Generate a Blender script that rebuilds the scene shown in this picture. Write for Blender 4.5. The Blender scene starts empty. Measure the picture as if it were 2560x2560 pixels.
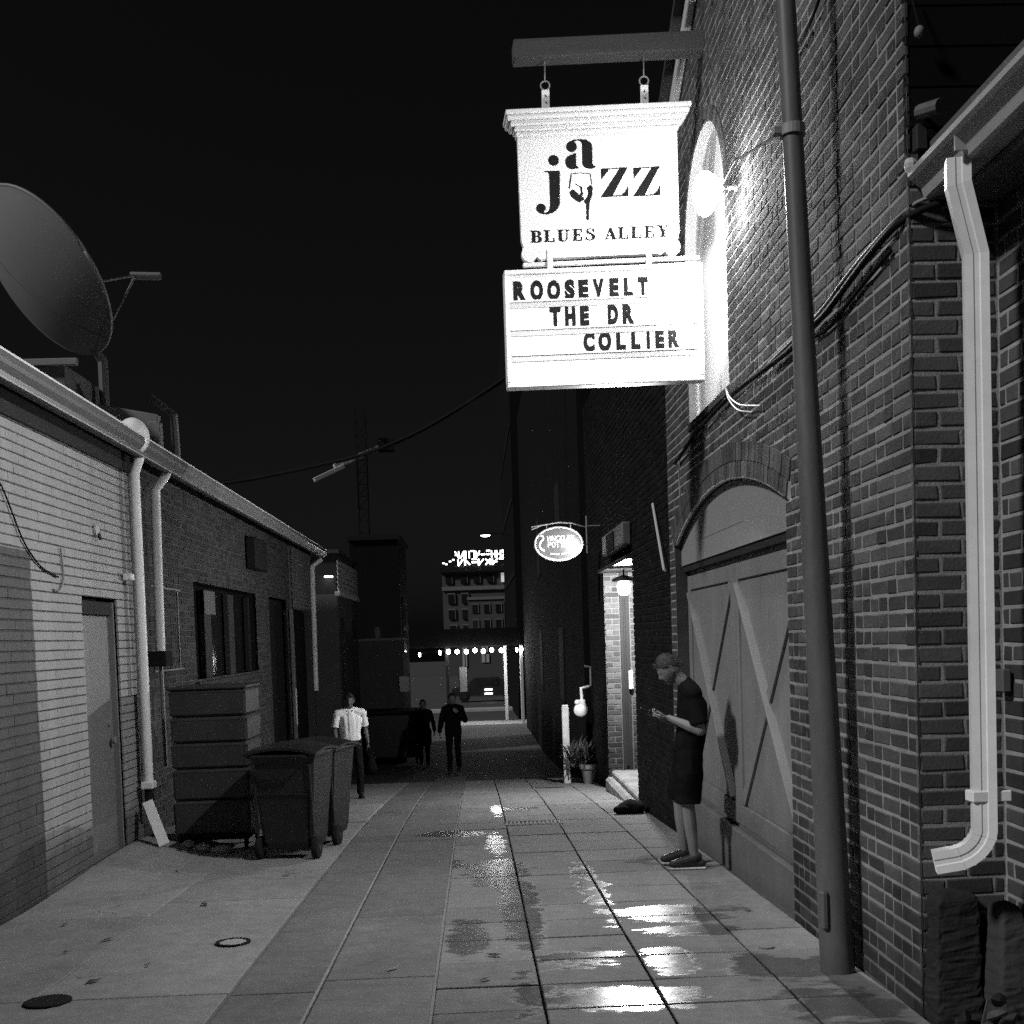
import bpy, bmesh, math, random
import numpy as np
from mathutils import Vector, Matrix
random.seed(7)
R = math.radians
SC = bpy.context.scene
COL = SC.collection

# ------------------------------------------------------------------ camera
cam = bpy.data.objects.new('camera', bpy.data.cameras.new('camera'))
COL.objects.link(cam)
yaw, pitch, roll = R(1.87), R(-2.4), R(1.9)
fwd = Vector((math.sin(yaw)*math.cos(pitch), math.cos(yaw)*math.cos(pitch), math.sin(pitch)))
rt = Vector((math.cos(yaw), -math.sin(yaw), 0)); up = rt.cross(fwd)
r2 = rt*math.cos(roll) - up*math.sin(roll); u2 = rt*math.sin(roll) + up*math.cos(roll)
cam.matrix_world = Matrix(((r2.x, u2.x, -fwd.x, 0), (r2.y, u2.y, -fwd.y, 0), (r2.z, u2.z, -fwd.z, 1.55), (0, 0, 0, 1)))
cam.data.sensor_width = 36; cam.data.lens = 38.76; cam.data.shift_y = 0.1667
cam.data.clip_start = .05; cam.data.clip_end = 900
SC.camera = cam

# ------------------------------------------------------------------ night sky, one directional light, exposure
SUN_EL, SUN_AZ = R(37), R(26)            # travels to +x and a little to +y
world = bpy.data.worlds.new('World'); SC.world = world; world.use_nodes = True
wn = world.node_tree; wn.nodes.clear()
sky = wn.nodes.new('ShaderNodeTexSky'); sky.sky_type = 'NISHITA'; sky.sun_disc = False
sky.sun_elevation = SUN_EL; sky.sun_rotation = R(-111); sky.air_density = 1.0; sky.dust_density = 2.0
bw = wn.nodes.new('ShaderNodeRGBToBW'); bg = wn.nodes.new('ShaderNodeBackground'); wo = wn.nodes.new('ShaderNodeOutputWorld')
bg.inputs['Strength'].default_value = 0.0019
wn.links.new(sky.outputs[0], bw.inputs[0]); wn.links.new(bw.outputs[0], bg.inputs[0]); wn.links.new(bg.outputs[0], wo.inputs[0])
sl = bpy.data.lights.new('left_light', 'SUN'); sl.energy = 2.2; sl.angle = R(6); sl.color = (1, 1, 1)  # directional stand-in for an unseen lamp off to the left
so = bpy.data.objects.new('left_light', sl); COL.objects.link(so)
sdir = Vector((math.cos(SUN_AZ)*math.cos(SUN_EL), math.sin(SUN_AZ)*math.cos(SUN_EL), -math.sin(SUN_EL)))
so.rotation_euler = sdir.to_track_quat('-Z', 'Y').to_euler(); so.location = (-20, -6, 14)
SC.cycles.sample_clamp_indirect = 3.0; SC.cycles.use_denoising = False
SC.view_settings.view_transform = 'Standard'; SC.view_settings.look = 'None'
SC.view_settings.exposure = 0.0; SC.view_settings.gamma = 1.0; SC.view_settings.use_curve_mapping = False

# ------------------------------------------------------------------ helpers
ORG = {}
def worg(o):
    return ORG.get(o.name, Vector((0, 0, 0))) if o else Vector((0, 0, 0))
def thing(name, loc, label, cat, group=None, kind=None):
    o = bpy.data.objects.new(name, None); COL.objects.link(o)
    o.empty_display_size = .1
    o.location = loc; ORG[o.name] = Vector(loc); tag(o, label, cat, group, kind); return o
def tag(o, label=None, cat=None, group=None, kind=None):
    if label: o['label'] = label
    if cat: o['category'] = cat
    if group: o['group'] = group
    if kind: o['kind'] = kind
    return o
def link(name, me, parent=None, kind=None):
    o = bpy.data.objects.new(name, me); COL.objects.link(o)
    if parent is not None: o.parent = parent
    ORG[o.name] = worg(parent)
    if kind: o['kind'] = kind
    return o

class MB:
    def __init__(s): s.v = []; s.f = []
    def add(s, vs, fs):
        b = len(s.v); s.v += [tuple(map(float, v)) for v in vs]; s.f += [tuple(i+b for i in f) for f in fs]; return s
    def frame(s, c, ax, hs, ch=0.0, taper=None):
        """box centred at c, axes ax (3 vectors), half sizes hs, chamfer ch, taper scales the bottom"""
        c = Vector(c); ax = [Vector(a) for a in ax]
        def P(i, j, k): 
            t = 1.0 if taper is None else (taper + (1-taper)*(k/hs[2]*.5+.5))
            return c + ax[0]*i*t + ax[1]*j*t + ax[2]*k
        x, y, z = hs
        if ch <= 0:
            vs = [P(a, b, d) for d in (-z, z) for b in (-y, y) for a in (-x, x)]
            return s.add(vs, [(0, 2, 3, 1), (4, 5, 7, 6), (0, 1, 5, 4), (2, 6, 7, 3), (0, 4, 6, 2), (1, 3, 7, 5)])
        ch = min(ch, x*.9, y*.9, z*.9); vs = []; idx = {}
        for si in (-1, 1):
            for sj in (-1, 1):
                for sk in (-1, 1):
                    for a in range(3):
                        p = [si*(x-ch), sj*(y-ch), sk*(z-ch)]; p[a] = (si*x, sj*y, sk*z)[a]
                        idx[(si, sj, sk, a)] = len(vs); vs.append(P(*p))
        fs = []
        for a in range(3):
            b, d = (a+1) % 3, (a+2) % 3
            for sg in (-1, 1):
                def K(q, r):
                    t = [0, 0, 0]; t[a] = sg; t[b] = q; t[d] = r; return idx[(t[0], t[1], t[2], a)]
                f = (K(-1, -1), K(1, -1), K(1, 1), K(-1, 1)); fs.append(f if sg > 0 else f[::-1])
            for q in (-1, 1):
                for r in (-1, 1):
                    def E(sg, w):
                        t = [0, 0, 0]; t[a] = sg; t[b] = q; t[d] = r; return idx[(t[0], t[1], t[2], w)]
                    f = (E(-1, b), E(1, b), E(1, d), E(-1, d)); fs.append(f if q*r < 0 else f[::-1])
        for si in (-1, 1):
            for sj in (-1, 1):
                for sk in (-1, 1):
                    f = tuple(idx[(si, sj, sk, a)] for a in range(3)); fs.append(f if si*sj*sk > 0 else f[::-1])
        return s.add(vs, fs)
    def box(s, x0, x1, y0, y1, z0, z1, ch=0.0):
        return s.frame(((x0+x1)/2, (y0+y1)/2, (z0+z1)/2), ((1, 0, 0), (0, 1, 0), (0, 0, 1)), (abs(x1-x0)/2, abs(y1-y0)/2, abs(z1-z0)/2), ch)
    def bar(s, p, q, w, h, ch=0.0, upv=(0, 0, 1)):
        p = Vector(p); q = Vector(q); d = (q-p); L = d.length; d.normalize(); u = Vector(upv)
        if abs(d.dot(u)) > .98: u = Vector((0, 1, 0))
        x = d.cross(u).normalized(); z = x.cross(d).normalized()
        return s.frame((p+q)/2, (x, d, z), (w/2, L/2, h/2), ch)
    def tube(s, pts, r, n=8, caps=True):
        pts = [Vector(p) for p in pts]; m = len(pts); rs = r if isinstance(r, (list, tuple)) else [r]*m
        vs = []; fs = []; prev = None
        for i, p in enumerate(pts):
            t = (pts[min(i+1, m-1)]-pts[max(i-1, 0)]).normalized()
            if prev is None:
                a = Vector((0, 0, 1)) if abs(t.z) < .9 else Vector((1, 0, 0)); x = t.cross(a).normalized()
            else:
                x = (prev - t*prev.dot(t)).normalized()
            prev = x; y = t.cross(x)
            for k in range(n):
                a = 2*math.pi*k/n; vs.append(p + (x*math.cos(a)+y*math.sin(a))*rs[i])
        for i in range(m-1):
            for k in range(n):
                fs.append((i*n+k, i*n+(k+1) % n, (i+1)*n+(k+1) % n, (i+1)*n+k))
        if caps: fs.append(tuple(range(n))[::-1]); fs.append(tuple((m-1)*n+k for k in range(n)))
        return s.add(vs, fs)
    def lathe(s, prof, c, ax=(0, 0, 1), n=20):
        ax = Vector(ax).normalized(); c = Vector(c)
        a = Vector((0, 0, 1)) if abs(ax.z) < .9 else Vector((1, 0, 0)); x = ax.cross(a).normalized(); y = ax.cross(x)
        vs = []; fs = []; m = len(prof)
        for r, h in prof:
            for k in range(n):
                t = 2*math.pi*k/n; vs.append(c + ax*h + (x*math.cos(t)+y*math.sin(t))*max(r, 1e-4))
        for i in range(m-1):
            for k in range(n):
                fs.append((i*n+k, i*n+(k+1) % n, (i+1)*n+(k+1) % n, (i+1)*n+k))
        fs.append(tuple(range(n))[::-1]); fs.append(tuple((m-1)*n+k for k in range(n)))
        return s.add(vs, fs)
    def poly(s, pts, d):
        """flat outline pts (3D) given thickness along vector d"""
        d = Vector(d); n = len(pts); a = [Vector(p) for p in pts]; b = [p+d for p in a]
        return s.add(a+b, [tuple(range(n))[::-1], tuple(range(n, 2*n))]+[(i, (i+1) % n, n+(i+1) % n, n+i) for i in range(n)])
    def ell(s, c, rx, ry, rz, n=12, m=8):
        vs = []; fs = []; c = Vector(c)
        for i in range(m+1):
            th = math.pi*i/m
            for k in range(n):
                a = 2*math.pi*k/n; vs.append(c+Vector((rx*math.sin(th)*math.cos(a), ry*math.sin(th)*math.sin(a), rz*math.cos(th))))
        for i in range(m):
            for k in range(n):
                fs.append((i*n+k, (i+1)*n+k, (i+1)*n+(k+1) % n, i*n+(k+1) % n))
        return s.add(vs, fs)
    def cap(s, p, q, r0, r1, n=10):
        """tapered capsule"""
        p = Vector(p); q = Vector(q); d = q-p; L = d.length
        d = d.normalized() if L > 1e-6 else Vector((0, 0, 1)); prof = []
        for i in range(5): a = math.pi/2*(1-i/4); prof.append((r0*math.cos(a), -r0*math.sin(a)))
        for i in range(5): a = math.pi/2*i/4; prof.append((r1*math.cos(a), L+r1*math.sin(a)))
        return s.lathe(prof, p, d, n)
    def mesh(s, name, m, org=Vector((0, 0, 0)), smooth=False):
        me = bpy.data.meshes.new(name)
        me.from_pydata([(v[0]-org.x, v[1]-org.y, v[2]-org.z) for v in s.v], [], s.f)
        if m: me.materials.append(m)
        if smooth: me.polygons.foreach_set('use_smooth', [True]*len(me.polygons))
        me.update(); return me
    def build(s, name, m, parent=None, smooth=False, kind=None, angle=None):
        me = s.mesh(name, m, worg(parent), smooth)
        if angle: me.set_sharp_from_angle(angle=R(angle))
        return link(name, me, parent, kind)

# ------------------------------------------------------------------ materials (grey, as the place is shown in black and white)
def nt(name):
    m = bpy.data.materials.new(name); m.use_nodes = True; t = m.node_tree
    return m, t, t.nodes['Principled BSDF']
def N(t, typ, **kw):
    n = t.nodes.new(typ)
    for k, v in kw.items():
        if k.startswith('i_'): n.inputs[k[2:]].default_value = v
        else: setattr(n, k, v)
    return n
def mth(t, op, a, b=None, c=None, clamp=False):
    n = t.nodes.new('ShaderNodeMath'); n.operation = op; n.use_clamp = clamp
    for i, q in enumerate((a, b, c)):
        if q is None: continue
        if isinstance(q, (int, float)): n.inputs[i].default_value = q
        else: t.links.new(q, n.inputs[i])
    return n.outputs[0]
def noise(t, vec, scale, detail=4, rough=.6, dim='3D'):
    n = N(t, 'ShaderNodeTexNoise'); n.inputs['Scale'].default_value = scale; n.inputs['Detail'].default_value = detail; n.inputs['Roughness'].default_value = rough
    t.links.new(vec, n.inputs['Vector']); return n.outputs['Fac']
def pos(t): return t.nodes.new('ShaderNodeNewGeometry').outputs['Position']
def mat(name, v, var=.2, scale=3.0, rough=.8, bump=.15, bscale=40, rnd=0.0, island=0.0, metal=0.0, spec=.35, stretch=None, big=0.0, foot_dark=0.0):
    m, t, b = nt(name); P = pos(t)
    if stretch:
        mp = N(t, 'ShaderNodeMapping'); mp.inputs['Scale'].default_value = stretch; t.links.new(P, mp.inputs['Vector']); P2 = mp.outputs[0]
    else: P2 = P
    n1 = noise(t, P2, scale); f = mth(t, 'MULTIPLY_ADD', n1, 2*var, 1-var)
    n2 = noise(t, P2, scale*7, 3); f = mth(t, 'MULTIPLY', f, mth(t, 'MULTIPLY_ADD', n2, var, 1-var/2))
    if big: f = mth(t, 'MULTIPLY', f, mth(t, 'MULTIPLY_ADD', noise(t, P, .9, 5, .65), 2*big, 1-big))
    if foot_dark:  # darker foot: dirt on the door, light fall-off painted into brick and mortar
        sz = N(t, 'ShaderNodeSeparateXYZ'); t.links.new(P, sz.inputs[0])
        gq = mth(t, 'MULTIPLY', mth(t, 'SUBTRACT', mth(t, 'MULTIPLY_ADD', noise(t, P, 2.2, 4), .9, -.05), sz.outputs[2]), 2.2, clamp=True); f = mth(t, 'MULTIPLY', f, mth(t, 'MULTIPLY_ADD', gq, -foot_dark, 1))
    if rnd:
        oi = t.nodes.new('ShaderNodeObjectInfo').outputs['Random']; f = mth(t, 'MULTIPLY', f, mth(t, 'MULTIPLY_ADD', mth(t, 'GREATER_THAN', oi, .9), -.55, 1)); f = mth(t, 'MULTIPLY', f, mth(t, 'MULTIPLY_ADD', oi, 2*rnd, 1-rnd))
    if island:
        ri = t.nodes.new('ShaderNodeNewGeometry').outputs['Random Per Island']; f = mth(t, 'MULTIPLY', f, mth(t, 'MULTIPLY_ADD', ri, 2*island, 1-island))
    t.links.new(mth(t, 'MULTIPLY', f, v), b.inputs['Base Color'])
    b.inputs['Metallic'].default_value = metal; b.inputs['Specular IOR Level'].default_value = spec
    t.links.new(mth(t, 'MULTIPLY_ADD', n2, .2, rough-.1, clamp=True), b.inputs['Roughness'])
    if bump:
        bp = N(t, 'ShaderNodeBump'); bp.inputs['Strength'].default_value = bump; bp.inputs['Distance'].default_value = .01
        t.links.new(noise(t, P2, bscale, 5), bp.inputs['Height']); t.links.new(bp.outputs[0], b.inputs['Normal'])
    return m
def emis(name, v):
    m, t, b = nt(name); b.inputs['Base Color'].default_value = (.8, .8, .8, 1)
    b.inputs['Emission Color'].default_value = (1, 1, 1, 1); b.inputs['Emission Strength'].default_value = v; return m
M = {}
M['brick'] = mat('red_brick', .074, .4, 5, .85, .4, 60, rnd=.34, island=.34, big=.5, foot_dark=.5, spec=.12)
M['mortar'] = mat('lime_mortar', .27, .4, 4, .95, .6, 90, big=.45, foot_dark=.5)
M['dark_brick'] = mat('unlit_dark_brick', .010, .3, 2, .9, .4, 90, island=.3, spec=.06)  # near black: light failing beyond the garage door is put into the colour
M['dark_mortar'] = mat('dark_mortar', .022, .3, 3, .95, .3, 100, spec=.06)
M['left_brick'] = mat('brown_brick', .075, .25, 3, .9, .4, 90, island=.25, spec=.06)
M['left_mortar'] = mat('grey_mortar', .13, .3, 3, .95, .3, 100, spec=.06)
M['black_brick'] = mat('near_black_brick', .007, .3, 2, .9, .3, 90, island=.2, spec=.06)  # these walls' lack of light is put into the near-black colour
M['door'] = mat('grey_painted_boards', .18, .22, 2.5, .6, .2, 60, stretch=(1, 1, .18), big=.22, foot_dark=.4)
M['steel_door'] = mat('grey_steel_door', .19, .12, 2, .45, .04, 60)
M['dark_trim'] = mat('dark_painted_wood', .032, .2, 3, .6, .1, 40, spec=.06)
M['white_metal'] = mat('white_enamelled_metal', .80, .18, 3, .35, .02, 30, spec=.5)
M['gutter'] = mat('pale_gutter_metal', .11, .2, 3, .38, .03, 30, spec=.5)
M['right_gutter'] = mat('weathered_white_gutter', .34, .12, 3, .45, .03, 30)
M['white_pipe'] = mat('white_pipe_paint', .8, .1, 4, .55, .03, 30)
M['chipped'] = mat('chipped_white_paint', .22, .75, 3, .8, .5, 30)
M['panel'] = mat('pale_arch_panel', .22, .08, 1.2, .7, .05, 30)
M['white_paint'] = mat('white_sign_paint', .78, .05, 3, .5, .03, 40)
M['ink'] = mat('black_lettering', .010, .1, 10, .7, 0, 30, spec=.1)
M['pole'] = mat('dark_grey_pole_paint', .10, .4, 4, .5, .08, 50, stretch=(1, 1, .3))
M['black_plastic'] = mat('black_bin_plastic', .018, .5, 3, .42, .08, 120, spec=.45)
M['tote'] = mat('grey_tote_plastic', .042, .4, 3, .5, .06, 120)
M['rubber'] = mat('rubber', .02, .2, 8, .8, .1, 80, spec=.06)
M['grey_metal'] = mat('dull_grey_metal', .22, .25, 5, .5, .06, 40)
M['dish'] = mat('dish_grey_paint', .20, .1, 2, .6, .03, 30)
M['concrete'] = mat('pale_concrete', .34, .25, 2, .9, .3, 60)
M['stone'] = mat('rubble_stone', .028, .4, 6, .85, .8, 30, island=.3, spec=.06)
M['parging'] = mat('cement_parging', .05, .3, 3, .9, .5, 40, spec=.06)
M['roof'] = mat('roofing_felt', .05, .3, 2, .95, .3, 40, spec=.06)
M['timber'] = mat('weathered_timber', .055, .3, 4, .8, .35, 40, stretch=(.25, 1, 3))
M['glass'] = mat('dark_window_glass', .015, .1, 2, .12, 0, 10, spec=.6)
M['facade'] = mat('far_brick_facade', .075, .2, .6, .9, .2, 5)
M['far_dark'] = mat('far_dark_wall', .016, .2, .6, .9, .1, 5, spec=.06)
M['frame'] = mat('pale_window_frame', .45, .1, 3, .6, 0, 30)
M['siding'] = mat('weatherboard_paint', .16, .15, 2, .7, .1, 40)
M['leaf'] = mat('dark_leaves', .07, .3, 9, .5, .1, 60, island=.35)
M['clay'] = mat('clay_pot', .20, .2, 6, .8, .2, 60)
M['skin'] = mat('skin', .175, .08, 12, .5, .06, 120)
M['dark_skin'] = mat('dark_skin', .10, .1, 12, .5, .06, 120)
M['black_cloth'] = mat('black_cloth', .007, .25, 8, .9, .5, 22, spec=.06)
M['dark_cloth'] = mat('dark_cloth', .012, .25, 8, .9, .5, 22, spec=.06)
M['white_cloth'] = mat('white_shirt_cloth', .86, .06, 8, .9, .6, 18)
M['hair'] = mat('dark_hair', .03, .45, 60, .55, .6, 140, stretch=(1, 1, 3))
M['shoe'] = mat('black_shoe', .025, .2, 10, .5, .1, 80)
M['sole'] = mat('pale_shoe_sole', .5, .1, 10, .7, .1, 80)
M['cable'] = mat('black_cable', .012, .2, 10, .7, 0, 30, spec=.06)
M['grey_cable'] = mat('grey_cable', .22, .2, 10, .6, 0, 30)
M['white_cable'] = mat('white_cable', .75, .05, 10, .5, 0, 30)
M['bulb'] = emis('lit_bulb', 30); M['flood'] = emis('lit_flood_lens', 120); M['lamp'] = emis('lit_lantern_globe', 22)
M['neon'] = emis('lit_roof_letters', 4.0); M['dimlit'] = emis('dim_lit_window', .35); M['small'] = emis('small_lit_lens', 6); M['street'] = emis('lit_street_lamp', 12)
M['strip'] = emis('lit_tube', 1.6)

def painted_wall_mat():
    """cream paint with a squarish darker patch low on the wall and dirt along the foot"""
    m, t, b = nt('cream_painted_brick'); P = pos(t)
    sx = N(t, 'ShaderNodeSeparateXYZ'); t.links.new(P, sx.inputs[0]); Y, Z = sx.outputs[1], sx.outputs[2]
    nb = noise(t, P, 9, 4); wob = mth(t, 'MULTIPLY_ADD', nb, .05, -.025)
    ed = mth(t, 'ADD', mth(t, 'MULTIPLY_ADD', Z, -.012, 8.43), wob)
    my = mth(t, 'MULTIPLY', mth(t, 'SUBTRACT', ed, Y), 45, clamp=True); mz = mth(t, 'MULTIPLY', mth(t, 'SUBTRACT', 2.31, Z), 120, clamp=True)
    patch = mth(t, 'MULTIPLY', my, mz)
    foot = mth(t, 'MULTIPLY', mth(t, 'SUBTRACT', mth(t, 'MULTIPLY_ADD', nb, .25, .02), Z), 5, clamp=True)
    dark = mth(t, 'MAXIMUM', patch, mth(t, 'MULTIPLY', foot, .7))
    st = N(t, 'ShaderNodeMapping'); st.inputs['Scale'].default_value = (1, 3.2, .18); t.links.new(P, st.inputs[0])
    streak = noise(t, st.outputs[0], 1.3, 4)
    chip = mth(t, 'MULTIPLY', mth(t, 'SUBTRACT', noise(t, P, 6.5, 6, .7), .66), 22, clamp=True)
    base = mth(t, 'MULTIPLY', mth(t, 'MULTIPLY_ADD', streak, .8, .57), mth(t, 'MULTIPLY', .31, mth(t, 'MULTIPLY_ADD', chip, -.35, 1)))
    ri = t.nodes.new('ShaderNodeNewGeometry').outputs['Random Per Island']; base = mth(t, 'MULTIPLY', base, mth(t, 'MULTIPLY_ADD', ri, .08, .96))
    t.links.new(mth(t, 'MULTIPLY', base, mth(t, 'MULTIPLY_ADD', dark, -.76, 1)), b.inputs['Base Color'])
    b.inputs['Roughness'].default_value = .6; b.inputs['Specular IOR Level'].default_value = .3
    bp = N(t, 'ShaderNodeBump'); bp.inputs['Strength'].default_value = .25; bp.inputs['Distance'].default_value = .008
    t.links.new(noise(t, P, 45, 5), bp.inputs['Height']); t.links.new(bp.outputs[0], b.inputs['Normal'])
    return m
M['painted'] = painted_wall_mat()
M['painted_joint'] = mat('dirty_painted_joint', .07, .3, 5, .9, .3, 90)

def ground_mat(name, v, wets, seed=0.0, rnd=.10):
    """concrete; wets = list of (x, y, rx, ry, strength) soaked places"""
    m, t, b = nt(name); P = pos(t)
    mp = N(t, 'ShaderNodeMapping'); mp.inputs['Location'].default_value = (seed, seed*2, 0); t.links.new(P, mp.inputs[0]); Q = mp.outputs[0]
    n1 = noise(t, Q, 1.1, 6); n2 = noise(t, Q, 9, 5); n3 = noise(t, Q, 70, 3)
    f = mth(t, 'MULTIPLY', mth(t, 'MULTIPLY_ADD', n1, .9, .55), mth(t, 'MULTIPLY_ADD', n2, .7, .65))
    f = mth(t, 'MULTIPLY', f, mth(t, 'MULTIPLY_ADD', n3, .5, .75))
    spots = mth(t, 'MULTIPLY', mth(t, 'SUBTRACT', noise(t, Q, 3.3, 2), .70), 14, clamp=True)
    f = mth(t, 'MULTIPLY', f, mth(t, 'MULTIPLY_ADD', spots, -.35, 1))
    if not wets:
        vo = N(t, 'ShaderNodeTexVoronoi', feature='DISTANCE_TO_EDGE'); vo.inputs['Scale'].default_value = .42
        ad = N(t, 'ShaderNodeVectorMath', operation='ADD'); t.links.new(Q, ad.inputs[0]); nz = N(t, 'ShaderNodeTexNoise'); nz.inputs['Scale'].default_value = 2.2; nz.inputs['Detail'].default_value = 6; t.links.new(Q, nz.inputs['Vector']); t.links.new(nz.outputs['Color'], ad.inputs[1]); t.links.new(ad.outputs[0], vo.inputs['Vector'])
        ck = mth(t, 'MULTIPLY', mth(t, 'SUBTRACT', .0045, vo.outputs['Distance']), 260, clamp=True); ck = mth(t, 'MULTIPLY', ck, mth(t, 'MULTIPLY', mth(t, 'SUBTRACT', noise(t, Q, .8, 2), .5), 9, clamp=True))
        f = mth(t, 'MULTIPLY', f, mth(t, 'MULTIPLY_ADD', ck, -.6, 1))
    oi = t.nodes.new('ShaderNodeObjectInfo').outputs['Random']; f = mth(t, 'MULTIPLY', f, mth(t, 'MULTIPLY_ADD', oi, 2*rnd, 1-rnd))
    rgh = .82; nrm = None
    if wets:
        s3 = N(t, 'ShaderNodeMapping'); s3.inputs['Scale'].default_value = (1.0, 2.6, 1); t.links.new(P, s3.inputs[0])
        wn_ = noise(t, s3.outputs[0], 2.3, 5, .62); wf = noise(t, s3.outputs[0], 8, 4)
        tot = None
        sx = N(t, 'ShaderNodeSeparateXYZ'); t.links.new(P, sx.inputs[0])
        for (x, y, rx, ry, k) in wets:
            a = mth(t, 'MULTIPLY', mth(t, 'SUBTRACT', sx.outputs[0], x), 1/rx); c = mth(t, 'MULTIPLY', mth(t, 'SUBTRACT', sx.outputs[1], y), 1/ry)
            d = mth(t, 'ADD', mth(t, 'MULTIPLY', a, a), mth(t, 'MULTIPLY', c, c))
            g = mth(t, 'MULTIPLY', mth(t, 'SUBTRACT', 1.0, d), k)
            tot = g if tot is None else mth(t, 'MAXIMUM', tot, g)
        w = mth(t, 'ADD', mth(t, 'MAXIMUM', tot, -.6), mth(t, 'ADD', mth(t, 'MULTIPLY_ADD', wn_, 2.6, -1.45), mth(t, 'MULTIPLY_ADD', wf, .8, -.4)))
        w = mth(t, 'MULTIPLY', w, 4.2, clamp=True)
        f = mth(t, 'MULTIPLY', f, mth(t, 'MULTIPLY_ADD', w, -.5, 1))
        rg = mth(t, 'MULTIPLY_ADD', w, -.62, .84); rg = mth(t, 'MULTIPLY_ADD', n2, .12, mth(t, 'SUBTRACT', rg, .06))
        t.links.new(rg, b.inputs['Roughness'])
        t.links.new(mth(t, 'MULTIPLY_ADD', w, .4, .1), b.inputs['Specular IOR Level'])
        bp = N(t, 'ShaderNodeBump'); bp.inputs['Distance'].default_value = .006
        t.links.new(mth(t, 'MULTIPLY_ADD', w, -.19, .24), bp.inputs['Strength'])
    else:
        b.inputs['Roughness'].default_value = .85; b.inputs['Specular IOR Level'].default_value = .25
        bp = N(t, 'ShaderNodeBump'); bp.inputs['Distance'].default_value = .006; bp.inputs['Strength'].default_value = .3
    hq = mth(t, 'ADD', mth(t, 'MULTIPLY', n3, .35), noise(t, Q, 22, 2))
    if wets: hq = mth(t, 'ADD', hq, mth(t, 'MULTIPLY', noise(t, s3.outputs[0], 6.5, 2), 5))
    t.links.new(hq, bp.inputs['Height']); t.links.new(bp.outputs[0], b.inputs['Normal'])
    t.links.new(mth(t, 'MULTIPLY', f, v), b.inputs['Base Color'])
    return m
WET = [(.62, 5.2, .45, .24, .9), (1.0, 5.85, .17, .4, .8), (.5, 5.95, .32, .26, .7), (1.15, 7.05, .38, .25, .8), (1.25, 6.55, .35, .2, .8), (1.55, 5.6, .35, .35, .8), (1.6, 4.9, .35, .45, .7), (.25, 7.5, .17, 1.6, .9), (.12, 8.8, .3, .8, 1.0),
       (-.1, 6.6, .16, .6, .8), (.2, 5.3, .14, .5, .7), (-.3, 11.2, .42, .30, 1.0), (-.36, 9.3, .3, .3, .9), (-.55, 7.9, .1, .8, .5), (.14, 10.4, .13, .9, .9), (.2, 13.4, .09, .9, .8), (.5, 13.5, .3, .2, .9), (.8, 8.0, .12, 1.3, .6), (1.3, 7.0, .4, .35, .6), (1.1, 17.2, .4, .25, .8)]
M['paver'] = ground_mat('wet_paving_concrete', .215, WET)
M['lane'] = ground_mat('worn_lane_concrete', .165, WET[7:12], 3)
M['apron'] = ground_mat('pale_apron_concrete', .26, None, 11, .14)
M['asphalt'] = ground_mat('dark_asphalt', .065, None, 17, 0)

# ------------------------------------------------------------------ ground that falls away along the alley
PR = [(-60, 1.2), (-40, .6), (0, 0), (4, -.154), (9, -.347), (12, -.48), (14, -.6), (16, -.74), (18, -.9), (20, -1.06), (23, -1.3), (26, -1.5), (30, -1.65), (38, -1.72), (45, -1.8), (60, -2.1), (250, -6.5), (420, -7)]
PX = [p[0] for p in PR]; PZ = [p[1] for p in PR]
def ss(a, b, t):
    t = min(max((t-a)/(b-a), 0), 1); return t*t*(3-2*t)
def gz(x, y):
    z = sum(float(np.interp(y+d, PX, PZ)) for d in (-.8, -.4, 0, .4, .8))/5
    if -3.7 < x < 0: z += .14*ss(7.6, 10.4, y)*(1-ss(11.5, 14, y))*ss(2.5, 3.2, -x)
    return z
g = MB(); xs = [-160, -60, -20, -8, -4, -3.6, -3.2, -2.8, -2.4, -2, -1.6, -1.2, -.6, 0, 1, 2, 3, 6, 20, 60, 160]
ys = [-60, -20, -4] + [i*.5 for i in range(0, 60)] + [30, 34, 38, 42, 46, 52, 60, 80, 120, 180, 250, 420]
vs = [(x, y, gz(x, y)-.045) for y in ys for x in xs]; nx = len(xs)
g.add(vs, [(j*nx+i, j*nx+i+1, (j+1)*nx+i+1, (j+1)*nx+i) for j in range(len(ys)-1) for i in range(nx-1)])
ground = g.build('ground', M['asphalt'], kind='structure', smooth=True)

def slab(x0, x1, y0, y1, dz=0.0, tilt=(0, 0), thick=.05, ch=.005, nxs=1, nys=1):
    """paving slab that follows the fall of the ground, with a worn arris"""
    b = MB(); top = []; W = nxs+1
    us = [0]+[i/nxs for i in range(nxs+1)]+[1]; vs_ = [0]+[i/nys for i in range(nys+1)]+[1]
    P = []
    for jj, v in enumerate(vs_):
        for ii, u in enumerate(us):
            ex = (ii == 0 or ii == len(us)-1); ey = (jj == 0 or jj == len(vs_)-1)
            x = x0+(x1-x0)*u; y = y0+(y1-y0)*v
            if not ex: x = min(max(x, x0+ch), x1-ch)
            if not ey: y = min(max(y, y0+ch), y1-ch)
            z = gz(x, y)+dz+tilt[0]*(u-.5)*(x1-x0)+tilt[1]*(v-.5)*(y1-y0)
            if ex or ey: z -= ch*.8
            P.append((x, y, z))
    n = len(us); m = len(vs_); fs = [(j*n+i, j*n+i+1, (j+1)*n+i+1, (j+1)*n+i) for j in range(m-1) for i in range(n-1)]
    ring = [i for i in range(n)]+[j*n+n-1 for j in range(1, m)]+[(m-1)*n+i for i in range(n-2, -1, -1)]+[j*n for j in range(m-2, 0, -1)]
    base = len(P); P += [(P[i][0], P[i][1], P[i][2]-thick) for i in ring]
    fs += [(ring[k], base+k, base+(k+1) % len(ring), ring[(k+1) % len(ring)]) for k in range(len(ring))]
    b.add(P, fs); return b
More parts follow.
